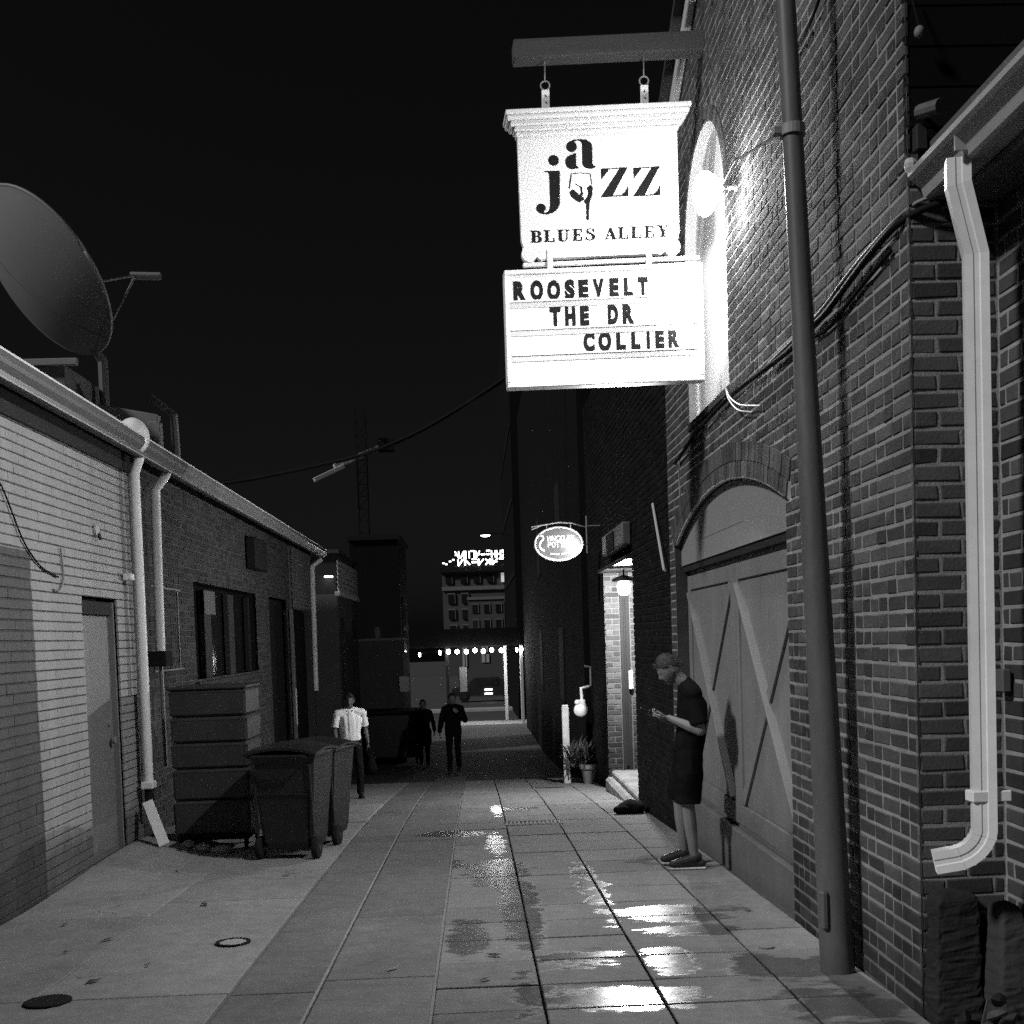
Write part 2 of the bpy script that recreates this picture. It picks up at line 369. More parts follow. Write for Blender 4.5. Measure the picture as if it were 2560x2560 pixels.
pave = bpy.data.objects.new('alley_pavement', None); COL.objects.link(pave); pave['kind'] = 'structure'; ORG['alley_pavement'] = Vector((0, 0, 0))
rg = random.Random(3)
rows = [2.6, 3.2, 3.7, 4.2, 4.63, 5.08, 5.5, 5.98, 6.5, 6.97, 7.45]
while rows[-1] < 20: rows.append(rows[-1]+.58+rg.uniform(-.03, .03))
colsR = [(-.26, .27), (.27, .84), (.84, 1.46), (1.46, 1.915)]
for ci, (a, c) in enumerate(colsR):
    for j in range(len(rows)-1):
        w = .006 if ci != 1 else .007
        slab(a+w, c-w if c < 1.9 else c, rows[j]+.006, rows[j+1]-.006, rg.uniform(-.003, .003), (rg.uniform(-.006, .006), rg.uniform(-.007, .007))).build('paving_slab', M['paver'], pave)
for (a, c) in ((-.85, -.26), (-1.3, -.85)):
    y = 2.2
    while y < 20.2:
        L = rg.uniform(1.3, 2.2); slab(a+.008, c-.008, y+.005, y+L-.005, rg.uniform(-.002, .002), (0, 0), nys=3).build('paving_slab', M['lane'], pave); y += L
for k, (a, c, y0, y1, dz) in enumerate([(-3.28, -1.31, 1.5, 5.58, 0), (-2.306, -1.31, 5.588, 8.05, .001), (-3.28, -2.306, 5.588, 7.6, 0), (-3.28, -2.306, 7.604, 9.3, .002), (-2.306, -1.31, 8.054, 9.3, .004), (-3.28, -1.31, 9.304, 12.6, .002), (-3.4, -1.31, 12.62, 15.0, .006), (-3.4, -1.31, 15.02, 17.2, .002), (-3.4, -1.31, 17.22, 20.5, -.004)]):
    slab(a+.006, c-.006, y0, y1, dz, nxs=6, nys=8).build('apron_slab', M['apron'], pave)
for xx in (-.855, -.262):
    b = MB(); q = [(xx+e, 2.6+i*.6, gz(xx, 2.6+i*.6)+.001+(.003 if abs(e) < .01 else 0)) for i in range(30) for e in (-.008, -.003, .003, .008)]
    b.add(q, [(i*4+k, i*4+k+1, i*4+k+5, i*4+k+4) for i in range(29) for k in range(3)]); b.build('joint_filler', M['apron'], pave)
# far cross pavements catching the bulbs, beyond the canopy
slab(-1.2, 2.2, 41.0, 43.2, .06, thick=.14, nys=3).build('far_pavement', M['concrete'], kind='structure')
slab(-3.2, 3.2, 53.0, 54.6, .08, thick=.16, nys=3).build('far_pavement', M['concrete'], kind='structure')

# ------------------------------------------------------------------ bricks
def brick_mesh(name, L, h, d, seed, m, jit=.0032, ec=.0045):
    """front at -x in local space, u along y, centred; a worn arris all round"""
    r = random.Random(seed); b = MB(); c = .0045
    def J(): return r.uniform(-jit, jit)
    o = [(-L/2+J(), -h/2+J()), (L/2+J(), -h/2+J()), (L/2+J(), h/2+J()), (-L/2+J(), h/2+J())]
    bk = [(d, p[0], p[1]) for p in o]; e = [(c*.9, p[0], p[1]) for p in o]
    ff = [(J()*.7, p[0]*(1-2*ec/L), p[1]*(1-2*c/h)) for p in o]
    b.add(bk+e+ff, [(i, (i+1) % 4, 4+(i+1) % 4, 4+i) for i in range(4)]+[(4+i, 4+(i+1) % 4, 8+(i+1) % 4, 8+i) for i in range(4)]+[(8, 9, 10, 11)])
    b.f = [f[::-1] for f in b.f]
    return b.mesh(name, m) if m else b
def lay(u0, u1, z, lens, r, holes):
    """bricks of one course between u0 and u1 leaving holes; yields (start, length)"""
    iv = [(u0, u1)]
    for a, c in holes:
        nv = []
        for p, q in iv:
            if c <= p or a >= q: nv.append((p, q))
            else:
                if a-p > .02: nv.append((p, a))
                if q-c > .02: nv.append((c, q))
        iv = nv
    for p, q in iv:
        u = p
        while q-u > .03:
            L = r.choice(lens)
            if q-u < L+.05: L = q-u
            yield u, L; u += L
from mathutils import noise as mn
class Wall:
    """brick wall on a vertical face: maps (u, z) on the face to world"""
    def __init__(s, parent, org, udir, out, course, joint, bm, mm, recess=.008):
        s.o = Vector(org); s.u = Vector(udir); s.n = Vector(out); s.c = course; s.j = joint; s.bm = bm; s.mm = mm; s.rec = recess; s.kw = {}
        s.parent = parent; s.bricks = []; s.mort = MB()
        s.rot = Matrix(((-s.n.x, s.u.x, 0), (-s.n.y, s.u.y, 0), (0, 0, 1)))
    def W(s, u, z, out=0.0): 
        p = s.o+s.u*u+s.n*out; return Vector((p.x, p.y, z))
    def course(s, u0, u1, z, lens, r, holes=()):
        for u, L in lay(u0, u1, z, lens, r, holes): s.bricks.append((u, z, L))
    def strip(s, a, c, z0, z1):
        p = [s.W(a, z0, -s.rec), s.W(c, z0, -s.rec), s.W(c, z1, -s.rec), s.W(a, z1, -s.rec)]
        f = (0, 1, 2, 3) if s.u.cross(Vector((0, 0, 1))).dot(s.n) > 0 else (3, 2, 1, 0)
        s.mort.add(p, [f])
    def finish(s, name='wall', nind=0, key=None, brickname='brick', std=None, hj=None):
        wall = s.mort.build(name, s.mm, s.parent)
        h = s.c-s.j; hj = s.j if hj is None else hj
        ind = []
        if nind:
            c = [b for b in s.bricks if any(abs(b[2]-q) < .004 for q in std)]
            c = [b for b in c if key(b) is not None]; c.sort(key=key); ind = c[:nind]
        ids = set(id(b) for b in ind); lib = {}
        for b in ind:
            q = min(std, key=lambda t: abs(t-b[2])); k = (q, random.randrange(5))
            if k not in lib: lib[k] = brick_mesh(brickname, q-hj, h, s.rec+.01, hash(k) % 1000, s.bm, **s.kw)
            o = bpy.data.objects.new(brickname, lib[k]); COL.objects.link(o); o.parent = wall
            o.matrix_local = Matrix.Translation(s.W(b[0]+b[2]/2, b[1]+s.c/2, random.uniform(-.0015, .002))-worg(wall)) @ s.rot.to_4x4()
        rest = MB()
        for b in s.bricks:
            if id(b) in ids: continue
            bb = brick_mesh('', b[2]-hj, h, s.rec+.01, random.randrange(10**6), None, **s.kw)
            c = s.W(b[0]+b[2]/2, b[1]+s.c/2, random.uniform(-.0015, .002))
            rest.add([c+s.rot@Vector(v) for v in bb.v], bb.f)
        if rest.v: rest.build('brickwork', s.bm, wall, kind='stuff')
        return wall

# ------------------------------------------------------------------ right: gabled brick building with the club door
bld = thing('brick_building', (1.92, 4.75, -.2), 'tall gabled red brick building with arched garage door and white arched window', 'building')
rr = random.Random(11); CO = .0787
AY, AH, AR, AC = 8.56, 1.86, 5.3, -2.62        # door arch: centre y, half width, radius, centre z
WY, WR, WS, WB = 8.84, .76, 4.74, 3.28         # window: centre y, radius, spring, sill
def gable(y): return 6.53-(y-8.88)*.52 if y > 2 else 10.1
RW = Wall(bld, (1.92, 0, 0), (0, 1, 0), (-1, 0, 0), CO, .0155, M['brick'], M['mortar'], .0045)
z = -.6; k = 0
while z < 8.8:
    zc = z+CO/2; holes = []
    ring = .20
    def archw(rad): 
        q = rad*rad-(zc-AC)**2; return math.sqrt(q) if q > 0 else 0
    if zc < AC+math.sqrt(AR*AR-AH*AH): holes.append((AY-AH, AY+AH))
    else:
        w = archw(AR+ring)
        if w: holes.append((AY-min(w, AH+.12), AY+min(w, AH+.12)))
    if WB < zc < WS: holes.append((WY-WR, WY+WR))
    elif WS <= zc < WS+WR+.13:
        w = math.sqrt(max((WR+.12)**2-(zc-WS)**2, 0)); holes.append((WY-w, WY+w))
    ytop = 10.7 if zc < gable(10.7) else 8.88+(6.53-zc)/.52
    if ytop > 5:
        lens = [.215, .112, .112] if k % 2 else [.215, .215, .112, .112]
        RW.course(4.7423, ytop, z, lens, rr, holes)
        iv = [(4.75, ytop)]
        for a, c in holes:
            iv = [(p, q) for (p0, q0) in iv for (p, q) in ((p0, min(q0, a)), (max(p0, c), q0)) if q-p > .01]
        for p, q in iv: RW.strip(p, q, z, z+CO)
    z += CO; k += 1
def kR(b):
    y = b[0]; zz = b[1]
    if y < 4.74: return None
    py = 1200-(zz-1.55)/y*2080
    if py < 10 or zz < gz(1.9, y)+.02: return None
    return y/math.sqrt(b[2])
rwall = RW.finish('wall', 300, kR, 'brick', (.215, .112))
PW = Wall(bld, (1.92, 4.75, 0), (1, 0, 0), (0, -1, 0), CO, .0155, M['brick'], M['mortar'], .0045)
z = -.6; k = 0
while z < 3.5:
    if k % 2: PW.bricks += [(.0068, z, .2082), (.215, z, .17)]
    else: PW.bricks += [(.0068, z, .1112), (.118, z, .215), (.333, z, .052)]
    z += CO; k += 1
PW.strip(-.002, .42, -.6, 3.5)
PW.finish('pier_wall', 100, lambda b: -b[1] if b[1] > .4 else None, 'brick', (.2082, .1112, .215))
# corner return above the low roof, dark boards
b = MB()
for i in range(38):
    z0 = 3.5+i*.17; b.frame((4.5, 4.765, z0+.085), ((1, 0, 0), (0, math.cos(.03), -math.sin(.03)), (0, math.sin(.03), math.cos(.03))), (2.58, .012, .0855), .002)
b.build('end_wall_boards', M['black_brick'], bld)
MB().box(2.32, 9, 4.80, 10.68, -.6, 3.2).box(1.935+.33, 9, 4.79, 10.68, 3.2, 5.6).build('core', M['far_dark'], bld)
b = MB(); b.poly([(1.99, 4.80, 5.5), (1.99, 10.65, 5.5), (1.99, 4.80, 8.55)], (7, 0, 0)); b.build('attic', M['far_dark'], bld)
# voussoirs of the door arch and of the window
def arch_ring(cy, cz, rad, a0, a1, n, hgt, m, parent, jit=.002, x=1.92, prou=.004, individual=True):
    for i in range(n):
        t0 = a0+(a1-a0)*(i+.06)/n; t1 = a0+(a1-a0)*(i+.94)/n
        b = MB(); e = random.uniform(-jit, jit)
        q = [(cy+rad*math.sin(t0), cz+rad*math.cos(t0)), (cy+rad*math.sin(t1), cz+rad*math.cos(t1)), (cy+(rad+hgt)*math.sin(t1), cz+(rad+hgt)*math.cos(t1)), (cy+(rad+hgt)*math.sin(t0), cz+(rad+hgt)*math.cos(t0))]
        b.poly([(x-prou-e, p[0], p[1]) for p in q][::-1], (.11, 0, 0)); b.build('arch_brick', m, parent)
arcb = MB()
def ring_back(cy, cz, r0, r1, a0, a1, n, x):
    vs = []; 
    for i in range(n+1):
        t = a0+(a1-a0)*i/n
        for r_ in (r0, r1): vs.append((x, cy+r_*math.sin(t), cz+r_*math.cos(t)))
    arcb.add(vs, [(2*i, 2*i+1, 2*i+3, 2*i+2)[::-1] for i in range(n)])
th = math.asin(AH/AR)
arch_ring(AY, AC, AR+.004, -th-.005, th+.005, 44, .105, M['brick'], rwall); arch_ring(AY, AC, AR+.118, -th-.012, th+.012, 44, .125, M['brick'], rwall)
ring_back(AY, AC, AR-.002, AR+.26, -th-.03, th+.03, 40, 1.927)
arch_ring(WY, WS, WR+.004, -math.pi/2, math.pi/2, 34, .105, M['brick'], rwall); ring_back(WY, WS, WR-.002, WR+.14, -math.pi/2, math.pi/2, 36, 1.927)
arcb.build('arch_mortar', M['mortar'], bld)
# worn mortar lip under the arch; bounced light painted in by a paler colour
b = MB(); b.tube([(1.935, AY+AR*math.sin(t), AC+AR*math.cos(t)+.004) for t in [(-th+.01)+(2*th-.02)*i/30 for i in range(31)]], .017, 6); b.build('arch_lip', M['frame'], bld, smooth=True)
# reveal of the door opening and the recessed doors
spr = AC+math.sqrt(AR*AR-AH*AH); XD = 2.06
b = MB(); b.box(1.93, 2.3, AY+AH, AY+AH+.02, -.6, spr+.02).box(1.93, 2.3, AY-AH-.02, AY-AH, -.6, spr+.02)
vs = []; n = 30
for i in range(n+1):
    t = -th+2*th*i/n
    for x in (1.93, 2.3): vs.append((x, AY+(AR+.001)*math.sin(t), AC+(AR+.001)*math.cos(t)))
b.add(vs, [(2*i, 2*i+1, 2*i+3, 2*i+2) for i in range(n)]); b.build('door_reveal', M['brick'], bld)
def tymp(x, d, r_):
    th2 = math.asin((AH-.003)/r_); o = [(x, AY+r_*math.sin(t), AC+r_*math.cos(t)) for t in [-th2+2*th2*i/24 for i in range(25)]]
    return [(x, AY-AH+.003, 2.16)]+o+[(x, AY+AH-.003, 2.16)]
b = MB(); b.poly(tymp(1.985, .05, AR-.003), (.05, 0, 0)); ty = b.build('arch_panel', M['panel'], bld)
MB().box(1.982, 1.9845, AY-.55, AY+.9, 2.335, 2.338).build('panel_joint', M['door'], ty)
MB().box(2.0, XD, AY-AH+.003, AY+AH-.003, 2.10, 2.158, .003).build('lintel', M['dark_trim'], bld)
gd = MB().box(XD, XD+.05, AY-AH+.004, AY+AH-.004, -.6, 2.2).build('garage_door', M['door'], bld)
def leaf(y0, y1):
    zb, zt = .02, 2.06
    x = XD-.028
    for (a, c) in ((y0, y0+.11), (y1-.11, y1)): MB().box(x, XD-.001, a, c, zb, zt, .004).build('stile', M['door'], gd)
    MB().box(x+.002, XD-.001, y0+.112, y1-.112, zt-.13, zt-.002, .004).build('rail', M['door'], gd)
    MB().box(x+.002, XD-.001, y0+.112, y1-.112, zb+.002, zb+.16, .004).build('rail', M['door'], gd)
    p0, p1, q0, q1 = y0+.13, y1-.13, zb+.19, zt-.16
    MB().bar((x+.012, p0, q0), (x+.012, p1, q1), .022, .10, .003, upv=(1, 0, 0)).build('brace', M['door'], gd)
    MB().bar((x+.010, p1, q0), (x+.010, p0, q1), .10, .022, .003, upv=(1, 0, 0)).build('brace', M['door'], gd)
    for i in range(8):
        yy = y0+.11+(y1-y0-.22)*(i+.5)/8; w = (y1-y0-.22)/8
        MB().box(XD-.006, XD-.002, yy-w/2+.0012, yy+w/2-.0012, zb+.17, zt-.14).build('plank', M['door'], gd)
leaf(6.72, 8.55); leaf(8.57, 10.40)
MB().box(1.995, XD-.0005, AY-AH+.006, AY+AH-.006, -.55, -.02, .006).build('kick_board', M['door'], bld)
# arched window, boarded and painted white
wf = MB()
def archpoly(x, r_, z0): return [(x, WY-r_, z0)]+[(x, WY+r_*math.sin(t), WS+r_*math.cos(t)) for t in [-math.pi/2+math.pi*i/24 for i in range(25)]]+[(x, WY+r_, z0)]
win = MB().poly(archpoly(2.02, WR-.002, WB+.06), (.04, 0, 0)).build('arched_window', M['white_paint'], bld)
MB().box(1.915, 2.06, WY-WR-.01, WY+WR+.01, WB-.005, WB+.058, .006).build('window_sill', M['brick'], bld)
b = MB(); vs = []
for p in archpoly(0, WR, WB): vs += [(1.93, p[1], p[2]), (2.2, p[1], p[2])]
b.add(vs, [(2*i, 2*i+1, 2*i+3, 2*i+2)[::-1] for i in range(len(vs)//2-1)]); b.build('window_reveal', M['white_paint'], bld)
# rake board under the gable edge
MB().bar((1.885, 4.9, gable(4.9)+.03), (1.885, 10.72, gable(10.72)+.03), .06, .15, .008).build('rake_board', M['frame'], bld)
b = MB(); b.poly([(1.78, 4.6, gable(4.6)+.12), (1.78, 10.8, gable(10.8)+.12), (9, 10.8, gable(10.8)+.12), (9, 4.6, gable(4.6)+.12)], (0, 0, .06)); b.build('roof', M['roof'], bld)

# ------------------------------------------------------------------ right foreground: low building with gutter and downspout
low = thing('low_building', (2.3, 2, 0), 'low brick building at the near right with white gutter and downspout', 'building')
LW = Wall(low, (2.305, 0, 0), (0, 1, 0), (-1, 0, 0), CO, .0155, M['brick'], M['mortar'], .0045)
z = -.6; k = 0
while z < 3.28:
    LW.course(2.6, 4.745, z, [.215, .112] if k % 2 else [.215], rr); z += CO; k += 1
LW.strip(-3, 4.765, -.6, 3.32)
LW.finish('wall', 150, lambda b: -b[0] if b[0] > 3.9 and b[1] > -.3 else None, 'brick', (.215, .112))
MB().box(2.33, 9, -3, 4.74, -.6, 3.3).build('core', M['far_dark'], low)
MB().box(2.125, 2.33, -3, 4.70, 3.335, 3.36).build('soffit', M['gutter'], low)
MB().box(2.105, 2.123, -3, 4.70, 3.33, 3.49, .003).build('fascia', M['gutter'], low)
prof = [(2.10, 3.48), (2.10, 3.365), (2.0, 3.352), (1.985, 3.362), (1.972, 3.40), (1.93, 3.435), (1.915, 3.45), (1.913, 3.472), (1.925, 3.474)]
b = MB(); n = len(prof)
b.add([(x, -3, z) for x, z in prof]+[(x, 4.73, z) for x, z in prof], [(i, i+1, n+i+1, n+i) for i in range(n-1)]+[tuple(range(n, 2*n))])
gt = b.build('gutter', M['right_gutter'], low)
MB().box(1.93, 2.09, 4.30, 4.312, 3.38, 3.46).build('gutter_strap', M['right_gutter'], gt)
b = MB(); b.poly([(2.02, -3, 3.51), (2.02, 4.72, 3.51), (9, 4.72, 6.0), (9, -3, 6.0)], (0, 0, .05)); b.build('roof', M['roof'], low)
MB().box(2.0, 2.018, -3, 4.72, 3.50, 3.585).build('drip_edge', M['gutter'], low)
b = MB(); dw, dd = .092, .068
pts = [(1.97, 4.37, 3.37), (1.97, 4.37, 3.27), (2.04, 4.38, 3.0), (2.04, 4.38, .70)]+[(2.04-.11*(1-math.cos(a))-.02*a, 4.38+.3*(.11*(1-math.cos(a))+.02*a), .70-.12*math.sin(a)) for a in [i*math.pi/24 for i in range(1, 12)]]+[(1.855, 4.435, .568)]
def sweep(b, pts, w, d):
    vs = []; m = len(pts); pts = [Vector(p) for p in pts]
    for i, p in enumerate(pts):
        t = (pts[min(i+1, m-1)]-pts[max(i-1, 0)]).normalized(); y = Vector((.3, 1, 0)).normalized(); y = (y-t*y.dot(t)).normalized(); x = y.cross(t)
        for (sx_, sy_) in ((-1, -1), (-.3, -1), (-.2, -.86), (.2, -.86), (.3, -1), (1, -1), (1, 1), (-1, 1)): vs.append(p+x*sx_*w/2+y*sy_*d/2)
    b.add(vs, [(i*8+k, i*8+(k+1) % 8, (i+1)*8+(k+1) % 8, (i+1)*8+k) for i in range(m-1) for k in range(8)])
    return b
ds = sweep(b, pts, dw, dd).build('downspout', M['white_metal'], low)
b = MB()
for i in range(4, 14, 2):
    p = Vector(pts[i]); e = (Vector(pts[i+1])-Vector(pts[i-1])).normalized()*.004; sweep(b, [p-e, p+e], dw+.003, dd+.003)
b.build('elbow_crimp', M['white_metal'], ds)
MB().box(1.98, 2.14, 4.345, 4.42, .82, .865, .004).build('downspout_strap', M['white_metal'], ds)
MB().box(2.25, 2.29, 4.64, 4.72, 1.24, 1.34, .006).build('conduit_box', M['pole'], low)
# rubble footing by the downspout
t_ = thing('stone_footing', (2.05, 4.6, -.18), 'rough wet rubble stone footing under the downspout elbow', 'footing')
rs = random.Random(5); b = MB()
def lump(b, c, rx, ry, rz, r, n=18, m=12, amp=.16):
    i0 = len(b.v); b.ell(c, rx, ry, rz, n, m); c = Vector(c)
    for i in range(i0, len(b.v)):
        v = Vector(b.v[i])-c; s_ = 1+amp*(math.sin(v.x*31+c.x*7)*math.cos(v.z*27+c.y*3)+r.uniform(-.18, .18)); b.v[i] = tuple(c+v*s_)
def rough(c, hx, hy, hz, amp, seed, n=20, m=26, top=.8):
    """rough rubble column: rounded box broken up by two scales of noise"""
    b = MB(); vs = []; c = Vector(c)
    for i in range(m+1):
        t = -1+2*i/m; k_ = min(1, (1-abs(t)**16)**.5+.02)*(1 if t < 0 else 1-(1-top)*t)
        for k in range(n):
            a = 2*math.pi*k/n; x = math.copysign(abs(math.cos(a))**.2, math.cos(a)); y = math.copysign(abs(math.sin(a))**.2, math.sin(a))
            p = c+Vector((x*hx*k_, y*hy*k_, t*hz)); w = .6*mn.noise(p*9+Vector((seed, 0, 0)))+.6*mn.noise(p*27)+.6*mn.noise(p*55); vs.append(p+Vector((x, y, .2)).normalized()*w*amp)
    b.add(vs, [(i*n+k, i*n+(k+1) % n, (i+1)*n+(k+1) % n, (i+1)*n+k) for i in range(m) for k in range(n)]+[tuple(range(n))[::-1], tuple(m*n+k for k in range(n))]); return b
rough((2.03, 4.67, .06), .10, .07, .34, .013, 3, 32, 44, .9).build('rubble', M['stone'], t_)
rough((2.22, 4.58, .02), .08, .12, .34, .009, 9, 28, 40, .55).build('parged_block', M['parging'], t_)
for i in range(5): rough((1.99+.06*i, 4.46+rs.uniform(-.05, .04), -.15+rs.uniform(0, .03)), .035, .03, .03, .012, i*5, 12, 8).build('stone', M['stone'], t_)
p_ = thing('weed_plant', (2.03, 4.42, -.18), 'small broad-leaved weed growing beside the rubble footing', 'plant')
for i, (dx, dz, s_, a) in enumerate([(-.06, .06, .055, .3), (.07, .14, .05, 1.2), (.10, .05, .06, -.4), (0, .03, .045, 2), (.03, .10, .04, -1)]):
    b = MB(); c = Vector((2.03+dx, 4.42-.02*i, -.15+dz)); ux = Vector((math.cos(a), .2, math.sin(a))); uy = Vector((-math.sin(a), -.5, math.cos(a)))
    o = [(0, -1), (.5, -.6), (.62, 0), (.4, .6), (0, 1), (-.4, .6), (-.62, 0), (-.5, -.6)]
    b.add([c+ux*u*s_+uy*v*s_+Vector((0, .02*abs(u), 0)) for u, v in o]+[c+Vector((0, -.008, 0))], [(k, (k+1) % 8, 8) for k in range(8)]); b.build('leaf', M['leaf'], p_)
MB().tube([(2.03, 4.43, -.2), (2.04, 4.42, -.1), (2.06, 4.41, 0)], .005, 5).build('stem', M['leaf'], p_)

# ------------------------------------------------------------------ leaning tapered pole
pl = thing('street_pole', (1.795, 5.51, -.215), 'tall dark tapered metal pole leaning in front of the brick wall', 'pole')
def pc(z): return Vector((1.795-(z+.215)*.0325, 5.51, z))
MB().tube([pc(z) for z in (-.24, 1, 2, 3, 4, 5, 6, 7.5)], [.086, .074, .064, .055, .050, .047, .043, .038], 24).build('shaft', M['pole'], pl, smooth=True, angle=50)
MB().tube([pc(.25), pc(.252)], [.0, .0], 4) 
b = MB(); c = pc(4.0); b.tube([c+Vector((0, 0, -.025)), c+Vector((0, 0, .025))], .062, 20); b.box(c.x-.10, c.x-.05, c.y-.02, c.y+.02, 3.98, 4.02, .004); b.build('clamp', M['grey_metal'], pl)
MB().tube([pc(2.45), pc(2.5)], .0625, 20)
MB().box(1.695, 1.735, 5.43, 5.49, .02, .22, .012).build('hand_hole_cover', M['pole'], pl)
tag(MB().tube([(1.60, 5.54, 4.0), (1.62, 6.5, 4.28), (1.88, 8.1, 4.72)], .007, 6).build('stay_wire', M['cable'], None), 'thin pale stay wire from the pole clamp to the arched window', 'wire')

# ------------------------------------------------------------------ timber beam, hanging club sign and marquee
def SP(s, z, d=0.0):           # sign plane: s is x, slightly turned towards the alley
    return Vector((s+d*.062, 8.75-.062*(s-1.1)-d, z))
DN = SP(0, 0, 1)-SP(0, 0, 0)
def sbox(b, s0, s1, z0, z1, d0, d1, ch=.003):
    c = (SP((s0+s1)/2, (z0+z1)/2, (d0+d1)/2)); ux = (SP(1, 0)-SP(0, 0)).normalized()
    return b.frame(c, (ux, DN.normalized(), (0, 0, 1)), (abs(s1-s0)/2, abs(d1-d0)/2, abs(z1-z0)/2), ch)
bm_ = sbox(MB(), .455, 2.1, 6.02, 6.165, -.075, .075, .008).build('timber_beam', M['timber'], None)
tag(bm_, 'weathered square timber beam jutting out above the hanging sign', 'beam')
sg = thing('hanging_sign', SP(1.1, 5.6), 'white hanging jazz club sign with moulded top and scalloped foot', 'sign')
def fl(p, q):                   # sign crop coordinates to the face of the sign
    return (9.677e-4*p-2.845e-5*q+.32746, -4.297e-5*p-9.5435e-4*q+6.26537)
out = [(.468, 5.47), (1.706, 5.47), (1.703, 4.65), (1.69, 4.60)]
def arc(cx, cz, r_, a0, a1, n=10): return [(cx+r_*math.cos(R(a0+(a1-a0)*i/n)), cz+r_*math.sin(R(a0+(a1-a0)*i/n))) for i in range(n+1)]
out += arc(1.635, 4.545, .072, 40, -95) + arc(1.545, 4.53, .04, -20, -80, 4) + [(1.52, 4.50), (.66, 4.50)] + arc(.63, 4.53, .04, -100, -160, 4) + arc(.545, 4.545, .072, -85, -220) + [(.473, 4.65)]
MB().poly([SP(s, z, .03) for s, z in out][::-1], -DN*.06).build('board', M['white_paint'], sg)
b = MB()
for (s0, s1, z0, z1, d) in ((.455, 1.72, 5.44, 5.475, .045), (.44, 1.735, 5.475, 5.51, .06), (.41, 1.765, 5.51, 5.545, .085), (.385, 1.79, 5.545, 5.58, .11), (.372, 1.803, 5.58, 5.612, .125)): sbox(b, s0, s1, z0, z1, -d, d, .006)
b.build('cornice', M['white_paint'], sg)
for s in (.70, 1.468):
    sbox(MB(), s-.03, s+.03, 5.605, 5.80, -.008, .012, .003).build('strap', M['white_metal'], sg)
    b = MB(); b.tube([SP(s+.035*math.sin(a), 5.835+.035*math.cos(a), 0) for a in [2*math.pi*i/16 for i in range(17)]], .006, 6); b.tube([SP(s, 5.87), SP(s, 6.02)], .006, 6); b.build('hook', M['grey_metal'], sg)
    b = MB()
    for zz in (5.65, 5.70, 5.75): b.lathe([(.006, 0), (.006, .005)], SP(s, zz, .012), DN, 8)
    b.build('bolt', M['dark_trim'], sg)
# lettering of the sign
def flat(name, polys, parent, d=.0305, f=fl, t=.003):
    b = MB()
    for k, pl_ in enumerate(polys):
        q = [SP(*f(*p), d+.0005*k) for p in pl_]; a = sum((f(*pl_[i])[0]*f(*pl_[(i+1) % len(pl_)])[1]-f(*pl_[(i+1) % len(pl_)])[0]*f(*pl_[i])[1]) for i in range(len(pl_)))
        b.poly(q if a > 0 else q[::-1], DN*t) if False else b.poly(q[::-1] if a > 0 else q, DN*t)
    return b.build(name, M['ink'], parent)
def circ(x, y, r_, n=18): return [(x+r_*math.cos(2*math.pi*i/n), y+r_*math.sin(2*math.pi*i/n)) for i in range(n)]
def bez(*P, n=8):
    o = []
    for i in range(0, len(P)-3, 3):
        a, b_, c, d = P[i:i+4]
        for k in range(n):
            t = k/n; u = 1-t; o.append((u**3*a[0]+3*u*u*t*b_[0]+3*u*t*t*c[0]+t**3*d[0], u**3*a[1]+3*u*u*t*b_[1]+3*u*t*t*c[1]+t**3*d[1]))
    return o+[P[-1]]
flat('letter', [circ(460, 1047, 43), [(385, 1133), (510, 1130), (510, 1390)] + bez((510, 1390), (505, 1440), (460, 1478), (400, 1480)) + [(400, 1466)] + bez((400, 1466), (430, 1455), (432, 1420), (432, 1385)) + [(425, 1165), (418, 1145), (385, 1140)], circ(358, 1432, 38), bez((330, 1440), (335, 1478), (370, 1482), (405, 1480), n=6)+[(400, 1466)]+bez((400, 1466), (380, 1468), (365, 1465), (358, 1455), n=4)], sg)
flat('letter', [[(680, 880), (712, 880)] + bez((712, 880), (750, 890), (770, 910), (770, 950)) + [(772, 1070)] + bez((772, 1070), (775, 1090), (785, 1092), (790, 1090), n=4) + [(798, 1096)] + bez((798, 1096), (785, 1115), (765, 1113), (745, 1113)) + bez((745, 1113), (705, 1110), (690, 1095), (690, 1060)) + [(688, 930)] + bez((688, 930), (687, 905), (680, 893), (650, 886), n=5), circ(604, 938, 43),
     bez((567, 920), (580, 890), (640, 874), (690, 879), n=6) + [(690, 886)] + bez((690, 886), (650, 885), (630, 890), (620, 902), n=5),
     bez((640, 990), (580, 1005), (555, 1025), (555, 1060)) + bez((555, 1060), (556, 1100), (580, 1118), (615, 1118)) + bez((615, 1118), (645, 1116), (660, 1108), (664, 1102), n=4) + [(648, 1095), (640, 1075)]], sg)
def zed(ox, oy, s=1.0): 
    return [[(ox+155*s, oy-2), (ox+217*s, oy-6), (ox+92*s, oy+232), (ox-2, oy+238)], [(ox, oy+8), (ox+160*s, oy-2), (ox+150*s, oy+6), (ox+70*s, oy+10), (ox+4, oy+95)],
            [(ox+90*s, oy+232), (ox+222*s, oy+226), (ox+220*s, oy+142), (ox+195*s, oy+190), (ox+165*s, oy+218), (ox+100*s, oy+222)]]
flat('letter', zed(838, 1107), sg); flat('letter', zed(1098, 1100, .98), sg)
